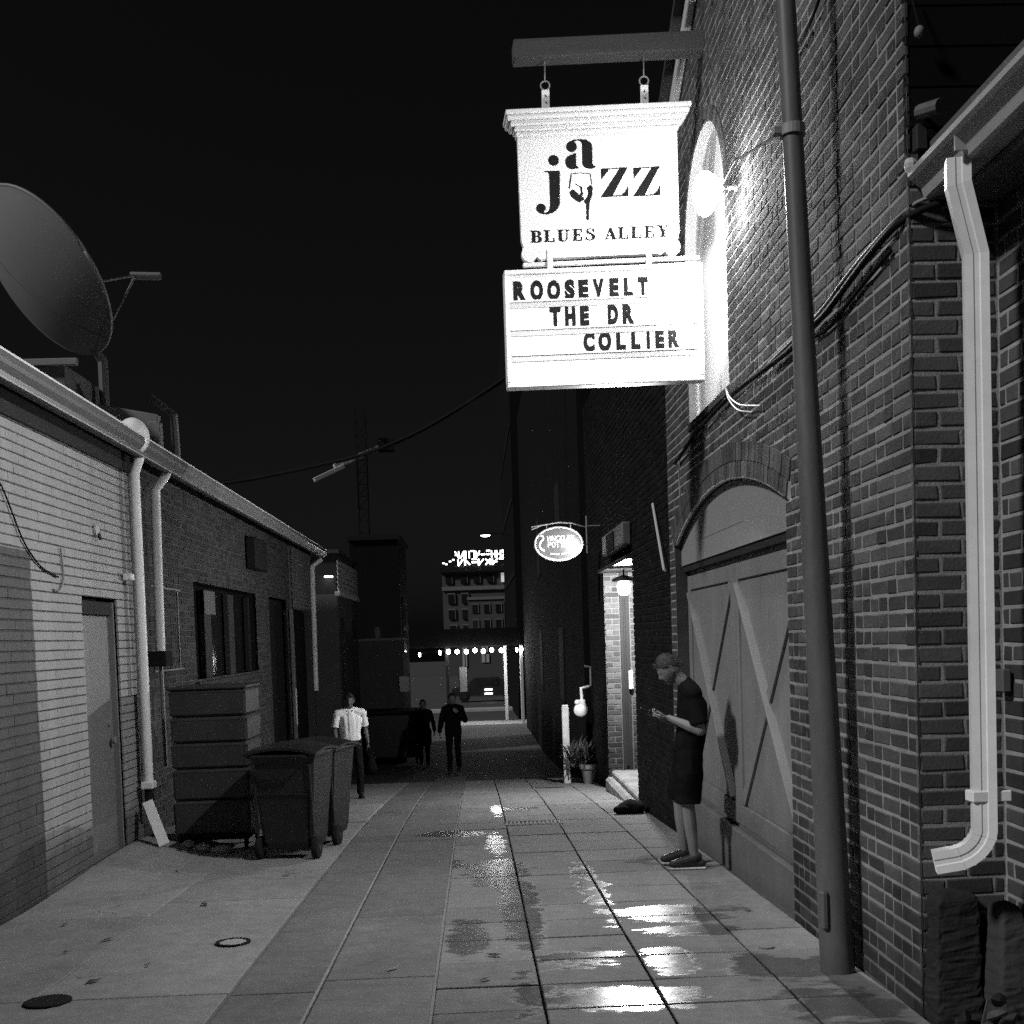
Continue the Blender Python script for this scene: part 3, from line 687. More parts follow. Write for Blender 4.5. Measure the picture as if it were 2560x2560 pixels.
# hand and wine glass emblem
flat('emblem', [bez((745, 1250), (770, 1240), (775, 1250), (774, 1290)) + bez((774, 1290), (772, 1350), (755, 1360), (750, 1390)) + [(745, 1440), (745, 1520), (735, 1530), (722, 1520), (720, 1400), (700, 1375)] + bez((700, 1375), (740, 1340), (745, 1300), (725, 1270)),
     [(672, 1255), (690, 1258), (690, 1290), (700, 1318), (690, 1332), (668, 1325), (680, 1305)],
     [(598, 1290), (620, 1280), (640, 1300), (700, 1345), (706, 1362), (668, 1384), (640, 1372), (600, 1338), (588, 1310)],
     [(600, 1160), (606, 1150), (690, 1146), (690, 1151), (610, 1156)], [(690, 1146), (755, 1152), (758, 1165), (750, 1158), (692, 1152)], [(757, 1160), (764, 1200), (770, 1240), (765, 1242), (757, 1200), (752, 1165)],
     [(600, 1160), (606, 1165), (596, 1230), (590, 1280), (582, 1275), (588, 1220)], [(640, 1235), (672, 1258), (670, 1264), (636, 1240)]], sg)
# BLUES ALLEY in a slab serif: stems, thin strokes and serifs per letter
def glyph(ch, x, y, w, h):
    """x left, y baseline (crop y down), returns polygons in crop coordinates with the sign's slant removed by fl"""
    S = .27*w; T = .07*h
    def P(*q): return [(x+a*w, y-c*h-(x+a*w-280)*.048*0) for a, c in q]
    def rect(a, c, e, f_): return P((a, c), (e, c), (e, f_), (a, f_))
    st = .30; th_ = .09
    G = {'L': [rect(.12, 0, .42, 1), rect(0, 0, .95, th_), rect(0, 1-th_, .55, 1), rect(.86, 0, .97, .34)],
         'I': [rect(.3, 0, .7, 1)],
         'E': [rect(.12, 0, .42, 1), rect(0, 0, .92, th_), rect(0, 1-th_, .9, 1), rect(.42, .46, .7, .56), rect(.82, 0, .94, .32), rect(.8, .7, .92, 1), rect(.66, .38, .73, .64)],
         'U': [rect(.1, .28, .38, 1), rect(0, 1-th_, .5, 1), rect(.74, .3, .84, 1), rect(.6, 1-th_, 1, 1), P(*[(.10, .3), (.14, .1), (.3, -.02), (.52, -.03), (.74, .06), (.84, .3), (.75, .3), (.66, .13), (.52, .06), (.42, .12), (.38, .3)])],
         'B': [rect(.12, 0, .42, 1), rect(0, 0, .6, th_), rect(0, 1-th_, .58, 1), P((.42, .48), (.7, .50), (.7, .56), (.42, .56)), P((.55, 1), (.8, .96), (.93, .8), (.92, .66), (.75, .54), (.62, .53), (.66, .66), (.66, .84), (.55, .92)), P((.6, 0), (.88, .05), (1, .22), (.98, .38), (.8, .5), (.62, .53), (.7, .4), (.72, .2), (.6, .08))],
         'S': [P((.86, .68), (.86, 1), (.8, 1), (.76, .92), (.5, 1.02), (.2, .96), (.08, .76), (.2, .58), (.55, .44), (.66, .3), (.6, .12), (.46, .04), (.22, .12), (.12, .32), (.06, .32), (.06, -.02), (.12, -.02), (.17, .06), (.45, -.03), (.78, .04), (.95, .26), (.88, .48), (.6, .62), (.32, .74), (.28, .86), (.42, .95), (.64, .9), (.8, .68))],
         'A': [P((.42, 1), (.56, 1), (.92, .05), (.62, .05), (.36, .85)), P((.40, .95), (.46, .80), (.18, .05), (.10, .05)), rect(.2, .3, .66, .38), rect(0, 0, .34, th_), rect(.52, 0, 1, th_)],
         'Y': [rect(.36, 0, .64, .45), rect(.24, 0, .78, th_), P((.08, 1), (.38, 1), (.64, .44), (.38, .4)), P((.80, 1), (.88, 1), (.62, .44), (.54, .5)), rect(0, 1-th_, .46, 1), rect(.64, 1-th_, 1, 1)]}
    return G[ch]
gx = [(274, 'B', 92), (382, 'L', 88), (490, 'U', 98), (612, 'E', 82), (712, 'S', 88), (868, 'A', 100), (978, 'L', 84), (1080, 'L', 84), (1188, 'E', 82), (1290, 'Y', 96)]
for (x, ch, w) in gx:
    flat('letter', glyph(ch, x, 1708-(x-274)*.044, w, 96), sg)
for s in (.69, 1.46): sbox(MB(), s-.022, s+.022, 4.40, 4.56, .031, .042, .003).build('strap', M['white_metal'], sg)
mq = thing('marquee_sign', SP(1.1, 3.5), 'white letter board sign reading ROOSEVELT THE DR COLLIER', 'sign')
sbox(MB(), .34, 1.855, 3.515, 4.40, -.06, .035, .004).build('panel', M['white_paint'], mq)
for (s0, s1, z0, z1) in ((.325, 1.868, 4.375, 4.412), (.325, 1.868, 3.50, 3.54), (.325, .36, 3.541, 4.374), (1.833, 1.868, 3.541, 4.374)): sbox(MB(), s0, s1, z0, z1, -.065, .055, .006).build('frame_bar', M['white_metal'], mq)
sbox(MB(), .48, 1.86, 4.445, 4.475, -.02, .02, .005).build('hanger_bar', M['white_metal'], mq)
for s in (.69, 1.46): sbox(MB(), s-.02, s+.02, 4.41, 4.447, -.012, .012, .002).build('hanger', M['white_metal'], mq)
for zz in (4.168, 3.95, 3.752): sbox(MB(), .362, 1.83, zz-.006, zz+.008, .036, .050, .002).build('letter_rail', M['white_metal'], mq)
for zz in (4.168, 3.95, 3.752):
    sbox(MB(), .362, 1.83, zz-.05, zz-.008, .036, .041, .001).build('letter_rail', M['frame'], mq)
def text_mesh(ch, m, off=.0, ext=.004):
    cu = bpy.data.curves.new('t', 'FONT'); cu.body = ch; cu.size = 1; cu.offset = off; cu.extrude = ext
    cu.align_x = 'LEFT'; cu.resolution_u = 6
    o = bpy.data.objects.new('t', cu); COL.objects.link(o); bpy.context.view_layer.update()
    me = bpy.data.meshes.new_from_object(o.evaluated_get(bpy.context.evaluated_depsgraph_get())); bpy.data.objects.remove(o); me.materials.clear()
    if m: me.materials.append(m)
    return me
TL = {}
def put_text(ch, s0, s1, z0, z1, parent, m, plane, d, off=.025, name='letter'):
    me0 = text_mesh(ch, None, off, 0.0)
    v = np.array([p.co[:] for p in me0.vertices]); mn = v.min(0); mx = v.max(0)
    fs = [tuple(p.vertices) for p in me0.polygons]
    b = MB(); q = []
    for p in v: q.append(plane(s0+(p[0]-mn[0])/(mx[0]-mn[0])*(s1-s0), z0+(p[1]-mn[1])/(mx[1]-mn[1])*(z1-z0), d))
    b.add(q, fs); bpy.data.meshes.remove(me0); return b.build(name, m, parent)
mq_l = [('R', 135, 240, 342, 502), ('O', 272, 378, 335, 500), ('O', 407, 515, 333, 497), ('S', 547, 632, 328, 493), ('E', 657, 742, 330, 488), ('V', 772, 866, 322, 478), ('E', 905, 985, 318, 474), ('L', 1020, 1097, 315, 470), ('T', 1132, 1217, 310, 464),
        ('T', 427, 520, 549, 704), ('H', 550, 638, 546, 702), ('E', 670, 747, 543, 699), ('D', 892, 980, 530, 688), ('R', 1010, 1108, 527, 684),
        ('C', 697, 792, 750, 910), ('O', 817, 925, 745, 905), ('L', 960, 1040, 742, 895), ('L', 1080, 1158, 737, 890), ('I', 1203, 1234, 735, 888), ('E', 1272, 1350, 730, 884), ('R', 1375, 1472, 724, 878)]
for ch, a, c, t0, t1 in mq_l:
    f2 = lambda p, q: (9.727e-4*p-2.85e-5*q+.2751, -3.985e-5*p-9.6447e-4*q+4.66603)
    (s0, z1), (s1, z0) = f2(a, t0+2), f2(c, t1-2)
    z1 = f2((a+c)/2, t0)[1]; z0 = f2((a+c)/2, t1)[1]
    put_text(ch, s0, s1, z0, z1, mq, M['ink'], SP, .0385, .07)
# floodlight on a bracket by the window
fl_ = thing('floodlight', (1.70, 7.64, 4.55), 'lit white floodlight on a bracket beside the arched window', 'light')
ax = Vector((-.78, -.28, -.64)).normalized()
fx = ax.cross(Vector((0, 0, 1))).normalized(); fz = fx.cross(ax)
MB().frame(Vector((1.70, 7.64, 4.55))-ax*.05, (fx, ax, fz), (.07, .045, .07), .012).build('housing', M['white_metal'], fl_)
b = MB(); b.ell((0, 0, 0), .085, .10, .15, 20, 14); b.v = [tuple(Vector((1.68, 7.62, 4.53))+Vector(v)) for v in b.v]; b.build('lens', M['flood'], fl_, smooth=True)  # oversized glowing shape, stands in for glare around the lamp
MB().tube([(1.75, 7.66, 4.57), (1.82, 7.70, 4.60), (1.92, 7.70, 4.60)], .014, 8).build('bracket', M['white_metal'], fl_)
def lamp(name, typ, loc, energy, rad=.05, dirv=None, size=None, blend=1.0, parent=None, spec=1.0):
    l = bpy.data.lights.new(name, typ); l.energy = energy; l.shadow_soft_size = rad; l.color = (1, 1, 1)
    if typ == 'SPOT': l.spot_size = size; l.spot_blend = blend
    l.specular_factor = spec
    o = bpy.data.objects.new(name, l); COL.objects.link(o)
    if dirv is not None: o.rotation_euler = Vector(dirv).to_track_quat('-Z', 'Y').to_euler()
    o.location = Vector(loc)-worg(parent)
    if parent: o.parent = parent
    return o
lamp('flood_beam', 'SPOT', Vector((1.70, 7.64, 4.55))+ax*.16, 690, .03, ax, R(150), 1.0, fl_)
lamp('flood_spill', 'SPOT', Vector((1.66, 7.78, 4.53)), 85, .05, (-.35, 1, -.05), R(170), .7, fl_)
lamp('flood_window', 'SPOT', Vector((1.72, 7.80, 4.53)), 420, .05, (.24, 1, -.38), R(58), .6, fl_)
lamp('flood_glow', 'POINT', Vector((1.70, 7.64, 4.55))+ax*.25, 16, .05, None, None, 1, fl_)

# ------------------------------------------------------------------ cables on the right wall
def wire(pts, r_, m, label, cat='cable', n=6, nm='wall_cable', group=None):
    P = []; pts = [Vector(p) for p in pts]
    for i in range(len(pts)-1):
        for k in range(4): P.append(pts[i].lerp(pts[i+1], k/4))
    P.append(pts[-1])
    for _ in range(2): P = [P[0]]+[(P[i-1]+P[i]*2+P[i+1])/4 for i in range(1, len(P)-1)]+[P[-1]]
    return tag(MB().tube(P, r_, n).build(nm, m, None, smooth=True), label, cat, group)
wire([(2.1, 4.68, 3.34), (1.96, 4.72, 3.31), (1.885, 4.82, 3.28), (1.885, 5.2, 3.25), (1.885, 5.76, 3.17), (1.885, 6.05, 3.18), (1.885, 6.4, 3.15), (1.885, 7.2, 3.19), (1.885, 8.0, 3.22), (1.88, 9.0, 3.18), (1.885, 10.1, 3.08)], .016, M['cable'], 'thick black cable strung along the brick wall under the arched window')
wire([(2.1, 4.70, 3.38), (1.95, 4.73, 3.35), (1.895, 4.86, 3.31), (1.895, 5.4, 3.28), (1.895, 5.9, 3.21), (1.895, 6.9, 3.20)], .009, M['grey_cable'], 'thin grey cable running just above the thick black wall cable')
wire([(1.90, 4.9, 3.20), (1.90, 5.3, 3.16), (1.90, 5.75, 3.10), (1.90, 6.0, 3.12)], .012, M['cable'], 'short black cable sagging below the thick wall cable near the corner')
for i in (0, 1): wire([(1.89, 8.05, 3.30), (1.86, 7.85-.04*i, 3.18), (1.86, 7.6-.07*i, 3.05+.02*i), (1.885, 7.3-.2*i, 2.98)], .006, M['white_cable'], ('upper' if i else 'lower')+' thin white wire looping from the window sill', 'wire')
wire([(1.895, 9.9, 3.10), (1.89, 9.95, 2.95), (1.89, 9.9, 2.75)], .006, M['grey_cable'], 'short pale wire hanging above the far end of the door arch', 'wire')
wire([(1.90, 5.35, 5.1), (1.89, 5.7, 4.78), (1.89, 6.1, 4.72), (1.90, 6.5, 4.85)], .009, M['cable'], 'black wire drooping across the brickwork high beside the pole', 'wire')
tag(MB().tube([(1.90, 11.48, 2.88), (1.86, 10.68, 2.15), (1.86, 10.63, 2.14)], .014, 6).build('slanting_rod', M['frame'], None), 'thin pale rod slanting down the dark wall beside the garage arch', 'rod')
cm = thing('security_camera', (1.93, 4.70, 3.72), 'small dark security camera on the brick corner above the gutter', 'camera')
MB().tube([(1.99, 4.74, 3.72), (1.97, 4.66, 3.72)], .012, 6).build('arm', M['dark_trim'], cm); MB().tube([(1.95, 4.68, 3.70), (1.99, 4.56, 3.67)], .03, 10).build('body', M['pole'], cm)
MB().box(1.94, 1.99, 4.69, 4.74, 3.55, 3.66, .006).build('junction_box', M['dark_trim'], cm)
bl = thing('hanging_bulb', (1.95, 4.68, 4.0), 'unlit pale globe bulb hanging at the brick corner', 'light')
MB().ell((1.955, 4.68, 4.03), .022, .022, .026).build('globe', M['siding'], bl, smooth=True); MB().tube([(1.955, 4.68, 4.05), (1.935, 4.72, 4.22)], .004, 5).build('flex', M['cable'], bl)
b = MB(); lump(b, (1.925, 4.72, 3.50), .028, .03, .035, rs, 8, 6, .3); tag(b.build('crumpled_rag', M['frame'], None), 'crumpled white scrap caught on the end of the gutter', 'rag')

# ------------------------------------------------------------------ right: dark brick building with the lit doorway
db = thing('dark_building', (1.92, 13, -.5), 'dark brick building with a lantern-lit doorway beyond the garage door', 'building')
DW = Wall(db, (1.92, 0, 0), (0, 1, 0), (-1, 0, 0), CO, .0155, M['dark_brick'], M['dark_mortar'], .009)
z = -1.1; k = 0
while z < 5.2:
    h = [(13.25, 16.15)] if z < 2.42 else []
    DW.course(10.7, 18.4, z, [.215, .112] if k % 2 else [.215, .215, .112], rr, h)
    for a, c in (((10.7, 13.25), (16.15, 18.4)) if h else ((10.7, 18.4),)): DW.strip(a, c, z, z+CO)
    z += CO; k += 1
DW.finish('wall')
JW = Wall(db, (1.92, 16.15, 0), (1, 0, 0), (0, -1, 0), CO, .014, M['brick'], M['left_mortar'], .008)
z = -1.0; k = 0
while z < 2.4:
    JW.bricks += [(0, z, .215)] if k % 2 else [(0, z, .107), (.107, z, .108)]
    JW.bricks += [(.37, z, .16)]
    z += CO; k += 1
JW.strip(0, .22, -1, 2.45); JW.strip(.36, .54, -1, 2.45)
JW.finish('door_jamb', 200, lambda b: -b[1], 'brick', (.215, .107, .16))
MB().box(2.142, 2.278, 16.135, 16.2, -1, 2.45).build('jamb_post', M['dark_trim'], db)
MB().box(2.46, 2.5, 13.26, 16.13, -1, 2.45).build('door', M['dark_trim'], db)
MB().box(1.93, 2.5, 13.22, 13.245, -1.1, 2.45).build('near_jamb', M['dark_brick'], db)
MB().box(1.84, 2.6, 13.2, 16.2, 2.43, 2.48).build('lintel', M['dark_trim'], db)
MB().box(1.83, 2.5, 13.3, 15.9, -1.2, -.53, .04).build('doorstep', M['chipped'], db)
MB().box(1.93, 2.5, 13.3, 15.97, -.525, -.45, .02).build('threshold', M['chipped'], db)
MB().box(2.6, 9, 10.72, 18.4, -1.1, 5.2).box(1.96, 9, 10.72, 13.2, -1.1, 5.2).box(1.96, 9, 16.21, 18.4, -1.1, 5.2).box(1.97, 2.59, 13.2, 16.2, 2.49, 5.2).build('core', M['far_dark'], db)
MB().tube([(2.20, 16.10, 2.05), (2.20, 16.10, -.4)], .018, 8).build('conduit', M['dark_trim'], db)
MB().box(2.24, 2.30, 16.05, 16.11, .72, 1.0, .01).build('notice_box', M['white_paint'], db)
ac_ = thing('window_air_conditioner', (1.86, 14.6, 2.7), 'boxy window air conditioner above the lit doorway', 'air conditioner')
MB().box(1.80, 1.92, 13.2, 15.2, 2.60, 2.88, .02).build('case', M['pole'], ac_); MB().box(1.78, 1.799, 13.9, 14.6, 2.60, 2.84, .005).build('grille', M['rubber'], ac_)
ln = thing('hanging_lantern', (2.03, 14.8, 2.15), 'bright globe lantern hanging in the dark brick doorway', 'light')
MB().lathe([(.05, 0), (.085, .04), (.09, .13), (.06, .19), (.01, .20)], (2.03, 14.8, 2.06), (0, 0, 1), 16).build('globe', M['lamp'], ln, smooth=True)
MB().lathe([(.17, -.03), (.15, .01), (.05, .045), (.012, .055), (.012, .13)], (2.03, 14.8, 2.27), (0, 0, 1), 16).build('cap', M['dark_trim'], ln)  # wide cap added to keep the light off the lintel
lamp('lantern_light', 'POINT', (2.03, 14.8, 2.02), 520, .04, None, None, 1, ln, .4)
# oval shop sign
ov = thing('oval_sign', (1.3, 16.4, 2.9), 'dark oval pottery shop sign with pale rim hanging from a curved iron bracket', 'sign')
def OV(s, z, d=0.0): return Vector((s, 16.4-d, z))
def ellp(a, c, n=40): return [(1.30+a*math.cos(2*math.pi*i/n), 2.90+c*math.sin(2*math.pi*i/n)) for i in range(n)]
MB().poly([OV(s, z, .02) for s, z in ellp(.335, .225)][::-1], (0, .04, 0)).build('board', M['pole'], ov)
MB().tube([OV(s, z, .0) for s, z in ellp(.35, .24)+[ellp(.35, .24)[0]]], .018, 8).build('rim', M['white_paint'], ov, smooth=True)
MB().tube([OV(s, z) for s, z in [(.90, 3.12), (1.05, 3.18), (1.3, 3.215), (1.5, 3.20), (1.72, 3.13)]], .010, 6).tube([OV(.9, 3.16), OV(1.1, 3.19), OV(1.3, 3.215)], .008, 6).tube([OV(1.12, 3.19), OV(1.13, 3.11)], .007, 6).tube([OV(1.48, 3.2), OV(1.48, 3.11)], .007, 6).tube([OV(1.72, 3.3), OV(1.72, 2.75)], .016, 6).tube([OV(1.72, 3.15), OV(1.92, 3.15)], .012, 6).build('bracket', M['grey_metal'], ov)
for txt, s0, s1, z0, z1 in (('HINCKLEY', 1.125, 1.53, 2.94, 3.02), ('POTTERY', 1.13, 1.55, 2.845, 2.93)):
    wt = [.38 if ch == 'I' else 1 for ch in txt]; u = s0; w = (s1-s0)/sum(wt)
    for ch, q in zip(txt, wt): put_text(ch, u+.004, u+q*w-.004, z0, z1, ov, M['white_paint'], OV, .023, .02); u += q*w
MB().tube([OV(s, z, .024) for s, z in [(1.02, 3.03), (1.06, 3.02), (1.07, 2.98), (1.03, 2.94), (1.01, 2.88), (1.03, 2.83), (1.08, 2.80)]], .017, 6).build('scroll', M['white_paint'], ov)
MB().tube([OV(s, z, .024) for s, z in [(1.16, 2.76), (1.22, 2.745), (1.3, 2.745)]], .010, 5).tube([OV(s, z, .024) for s, z in [(1.33, 2.745), (1.42, 2.755)]], .010, 5).build('small_line', M['white_paint'], ov)
MB().tube([OV(1.66, 2.87, .06), OV(1.74, 2.88, .10), OV(1.9, 2.86, .05)], .012, 6).build('lamp_arm', M['dark_trim'], ov)
lamp('oval_light', 'SPOT', (1.62, 16.2, 2.84), 24, .02, (-.9, .42, .1), R(160), 1.0, ov)
# meter, bollard, plant
gm = thing('gas_meter', (1.75, 18.1, .3), 'pale gas meter and bent pipes on the dark wall behind the bollard', 'meter')
MB().lathe([(.05, 0), (.115, .02), (.12, .10), (.09, .15)], (1.74, 18.2, .30), (-.3, -1, 0), 16).build('body', M['white_metal'], gm, smooth=True); MB().box(1.68, 1.80, 18.1, 18.2, .38, .47, .02).build('head', M['white_metal'], gm); MB().ell((1.66, 18.1, .43), .05, .05, .045).build('regulator', M['white_metal'], gm, smooth=True)
MB().tube([(1.74, 18.15, .46), (1.73, 18.15, .66), (1.86, 18.15, .68)], .026, 8).build('inlet_pipe', M['white_metal'], gm); MB().tube([(1.86, 18.15, .68), (1.90, 18.15, .70), (1.90, 18.15, 1.0), (1.80, 18.15, 1.02)], .022, 8).build('riser_pipe', M['grey_metal'], gm)
bo = thing('bollard', (1.46, 18.2, -.92), 'white square bollard post beside the potted plant', 'bollard')
MB().frame((1.46, 18.2, -.29), ((1, 0, 0), (0, 1, 0), (0, 0, 1)), (.055, .055, .65), .012).build('post', mat('flaking_white_paint', .6, .5, 6, .8, .4, 30), bo); MB().frame((1.46, 18.2, .375), ((1, 0, 0), (0, 1, 0), (0, 0, 1)), (.05, .05, .014), .01).build('cap', M['white_paint'], bo)
pp = thing('potted_plant', (1.8, 17.9, -.9), 'bushy spiky plant in a clay pot beside the white bollard', 'plant')
MB().lathe([(.11, 0), (.155, .26), (.18, .26), (.18, .33), (.15, .33), (.14, .28), (.0, .27)], (1.82, 17.9, -.9), (0, 0, 1), 18).build('pot', M['clay'], pp, smooth=True, angle=30)
b = MB(); r_ = random.Random(21)
for i in range(150):
    a = r_.uniform(0, 6.28); L = r_.uniform(.3, .62); e = r_.uniform(.4, 1.35); c = Vector((1.70+r_.uniform(-.22, .12), 18.0+r_.uniform(-.15, .15), -.62+r_.uniform(0, .12)))
    d = Vector((math.cos(a)*math.cos(e), math.sin(a)*math.cos(e), math.sin(e))); sd = Vector((-math.sin(a), math.cos(a), 0))*.012; q = c+d*L*.6; w = c+d*L+Vector((0, 0, -.12*L/.5))
    b.add([c-sd, c+sd, q+sd*1.3, q-sd*1.3, w], [(0, 1, 2, 3), (3, 2, 4)])
b.build('foliage', M['leaf'], pp, kind='stuff')
b = MB(); zb_ = gz(1.7, 12.5)
lump(b, (1.74, 12.5, zb_+.06), .15, .17, .09, rs); lump(b, (1.62, 12.42, zb_+.05), .10, .09, .06, rs)
tag(b.build('dark_bag', M['black_cloth'], None, smooth=True), 'dark bundle lying at the foot of the wall behind the man with the phone', 'bag')

# ------------------------------------------------------------------ right: far dark buildings
fb = thing('tall_dark_building', (1.8, 28, -1.6), 'tall black brick building on the right beyond the oval sign', 'building')
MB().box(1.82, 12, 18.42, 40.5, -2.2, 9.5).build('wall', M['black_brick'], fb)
for yy in (22.5, 29.5):
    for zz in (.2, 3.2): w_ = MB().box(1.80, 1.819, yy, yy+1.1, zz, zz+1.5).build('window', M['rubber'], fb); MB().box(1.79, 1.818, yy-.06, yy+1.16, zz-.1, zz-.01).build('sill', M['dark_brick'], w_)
fc = thing('far_tower_block', (1.75, 50, -2), 'tallest black building at the far right end of the alley', 'building')
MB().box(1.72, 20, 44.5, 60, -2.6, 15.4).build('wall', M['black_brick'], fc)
for zz in (4, 7, 10): MB().box(1.68, 1.719, 44.6, 59.9, zz, zz+.2).build('string_course', M['far_dark'], fc)

# ------------------------------------------------------------------ left: low painted building and brown brick wing
lb = thing('painted_building', (-3.3, 8, -.3), 'low brick building with cream painted wall, steel door and long gutter', 'building')
CL = .0762
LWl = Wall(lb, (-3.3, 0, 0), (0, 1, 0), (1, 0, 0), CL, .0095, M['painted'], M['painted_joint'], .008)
LWl.kw = dict(jit=.0012, ec=.0006)
z = -.5; k = 0; rl = random.Random(9)
while z < 3.24:
    zc = z+CL/2; h = [(9.44, 10.36)] if zc < 1.99 else []
    LWl.course(5.2, 10.85, z, [.205], rl, h+([] if k % 2 else [])) if k % 2 else LWl.course(5.2-.1, 10.85, z, [.205], rl, h)
    for a, c in (((-9, 9.44), (10.36, 10.85)) if h else ((-9, 10.85),)): LWl.strip(a, c, z, z+CL)
    z += CL; k += 1
def kL(b):
    px = 895-3.3/b[0]*2080
    return b[0] if px > 5 and b[1] > -.22 else None
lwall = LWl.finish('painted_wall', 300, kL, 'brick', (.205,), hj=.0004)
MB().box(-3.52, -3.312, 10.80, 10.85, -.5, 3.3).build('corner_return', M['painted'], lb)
MB().box(-9, -3.32, -9, 9.4, -.6, 3.3).box(-9, -3.45, 9.4, 10.4, -.6, 3.3).box(-9, -3.32, 10.4, 10.8, -.6, 3.3).build('core', M['far_dark'], lb)
dr = MB().box(-3.42, -3.38, 9.47, 10.33, -.32, 1.86, .004).build('door', M['steel_door'], lb)
MB().lathe([(.02, 0), (.02, .02), (.035, .03), (.035, .055), (.015, .065)], (-3.38, 10.22, .72), (1, 0, 0), 14).build('handle', M['grey_metal'], dr); MB().lathe([(.03, 0), (.03, .015)], (-3.38, 10.22, .88), (1, 0, 0), 12).build('lock', M['grey_metal'], dr)
MB().box(-3.379, -3.377, 9.52, 10.28, -.26, .0, .0006).build('kick_plate', M['grey_metal'], dr)
for zz in (.1, .8, 1.6): MB().tube([(-3.375, 9.475, zz-.05), (-3.375, 9.475, zz+.05)], .009, 6).build('hinge', M['grey_metal'], dr)
for (y0, y1) in ((9.44, 9.47), (10.33, 10.36)): MB().box(-3.42, -3.33, y0+.001, y1-.001, -.32, 1.985, .004).build('door_frame', M['steel_door'], lb)
MB().box(-3.42, -3.345, 9.472, 10.328, 1.865, 1.985, .004).build('door_head', M['dark_trim'], lb)
MB().box(-3.34, -3.27, -9, 10.86, 3.245, 3.46, .004).build('frieze_board', M['dark_trim'], lb)
MB().box(-3.33, -3.06, -9, 23.4, 3.465, 3.49).build('soffit', M['dark_trim'], lb)
gp = [(-3.19, 3.555), (-3.19, 3.40), (-3.11, 3.385), (-3.095, 3.395), (-3.08, 3.43), (-3.045, 3.47), (-3.03, 3.495), (-3.026, 3.545), (-3.04, 3.55)]
n = len(gp)
def gut(y0, y1, sg_): 
    b = MB(); b.add([(x, y0, z-.004*(y0-8)) for x, z in gp]+[(x, y1, z-.004*(y1-8)) for x, z in gp], [(i, i+1, n+i+1, n+i)[::-1] for i in range(n-1)]+[tuple(range(n, 2*n))[::-1]]); return b
gl = gut(-9, 12.1, 1).build('gutter', M['gutter'], lb); gut(12.1, 20.6, 1).build('gutter', M['grey_metal'], lb); gut(20.6, 23.4, 1).build('gutter', M['gutter'], lb)
MB().tube([(-3.03, -9, 3.615), (-3.03, 23.4, 3.485)], .009, 6).build('gutter_lip', M['white_metal'], lb); MB().tube([(-3.09, -9, 3.462), (-3.09, 23.4, 3.332)], .006, 6).build('gutter_bead', M['frame'], lb)  # whiter than the gutter itself: lit edge lines put in as colour
MB().box(-12, -3.2, -9, 23.4, 3.49, 3.56).build('roof', M['roof'], lb)
# brown brick wing
bw_ = thing('brown_brick_wing', (-3.45, 17, -.6), 'brown brick wing with barred window and dark doorways behind the bins', 'building')
BW = Wall(bw_, (-3.45, 0, 0), (0, 1, 0), (1, 0, 0), CL, .010, M['left_brick'], M['left_mortar'], .006)
z = -1.6; k = 0
while z < 3.44:
    zc = z+CL/2; h = []
    if 1.12 < zc < 2.36: h.append((13.8, 17.7))
    if zc < 2.34: h.append((18.8, 20.6))
    if zc < 2.18: h.append((21.0, 23.6))
    BW.course(10.86, 23.9, z, [.205, .205, .1], rl, h)
    iv = [(10.86, 23.9)]
    for a, c in h: iv = [(p, q) for (p0, q0) in iv for (p, q) in ((p0, min(q0, a)), (max(p0, c), q0)) if q-p > .01]
    for p, q in iv: BW.strip(p, q, z, z+CL)
    z += CL; k += 1
BW.finish('wall', 260, lambda b: b[0] if -.3 < b[1] < 3.3 else None, 'brick', (.205, .1))
MB().box(-9, -3.75, 10.86, 23.8, -2, 3.46).box(-3.74, -3.47, 10.87, 13.78, -2, 3.46).box(-3.74, -3.47, 17.72, 18.78, -2, 3.46).box(-3.74, -3.47, 13.79, 17.71, -2, 1.1).box(-3.74, -3.47, 13.79, 17.71, 2.39, 3.46).build('core', M['far_dark'], bw_)
w_ = MB().box(-3.68, -3.66, 13.8, 17.7, 1.12, 2.36).build('window', M['glass'], bw_)
for yy, w in ((13.84, .1), (14.75, .36), (16.2, .34), (17.6, .1)): MB().box(-3.64, -3.56, yy, yy+w, 1.14, 2.30, .006).build('window_post', M['left_brick'] if w > .2 else M['dark_trim'], w_)
MB().box(-3.62, -3.55, 14.75, 15.35, 1.98, 2.30, .006).build('window_panel', M['siding'], w_)
MB().box(-3.5, -3.40, 13.7, 17.8, 1.04, 1.115, .008).build('window_sill', M['left_brick'], w_); MB().box(-3.655, -3.46, 13.78, 17.72, 2.365, 2.39).build('lintel', M['dark_trim'], w_)
MB().box(-3.62, -3.55, 18.8, 20.6, -1.6, 2.34).build('doorway', M['rubber'], bw_)
MB().box(-3.72, -3.60, 21.0, 23.6, -1.8, 2.2).build('loading_doorway', M['rubber'], bw_)
MB().box(-3.46, -3.42, 20.95, 23.75, 2.2, 3.40, .004).build('pale_panel', M['left_mortar'], bw_)
PN = Wall(bw_, (-3.395, 0, 0), (0, 1, 0), (1, 0, 0), CL, .010, M['siding'], M['left_mortar'], .006)
for q in range(15): PN.course(20.95+.1*(q % 2), 23.75, 2.23+q*CL, [.205], rl)
PN.strip(20.95, 23.75, 2.2, 3.4); PN.finish('pale_brick_panel')
MB().box(-3.43, -3.37, 20.66, 20.80, -1.2, 2.2, .01).build('door_post', M['siding'], bw_); MB().box(-3.37, -3.365, 20.67, 20.79, .02, .72).build('notice', M['white_paint'], bw_)
b = MB()
for yy, zz in ((11.95, 1.3), (11.95, 2.22)): b.tube([(-3.44, yy, zz), (-3.44, yy+1.2, zz)], .008, 4)
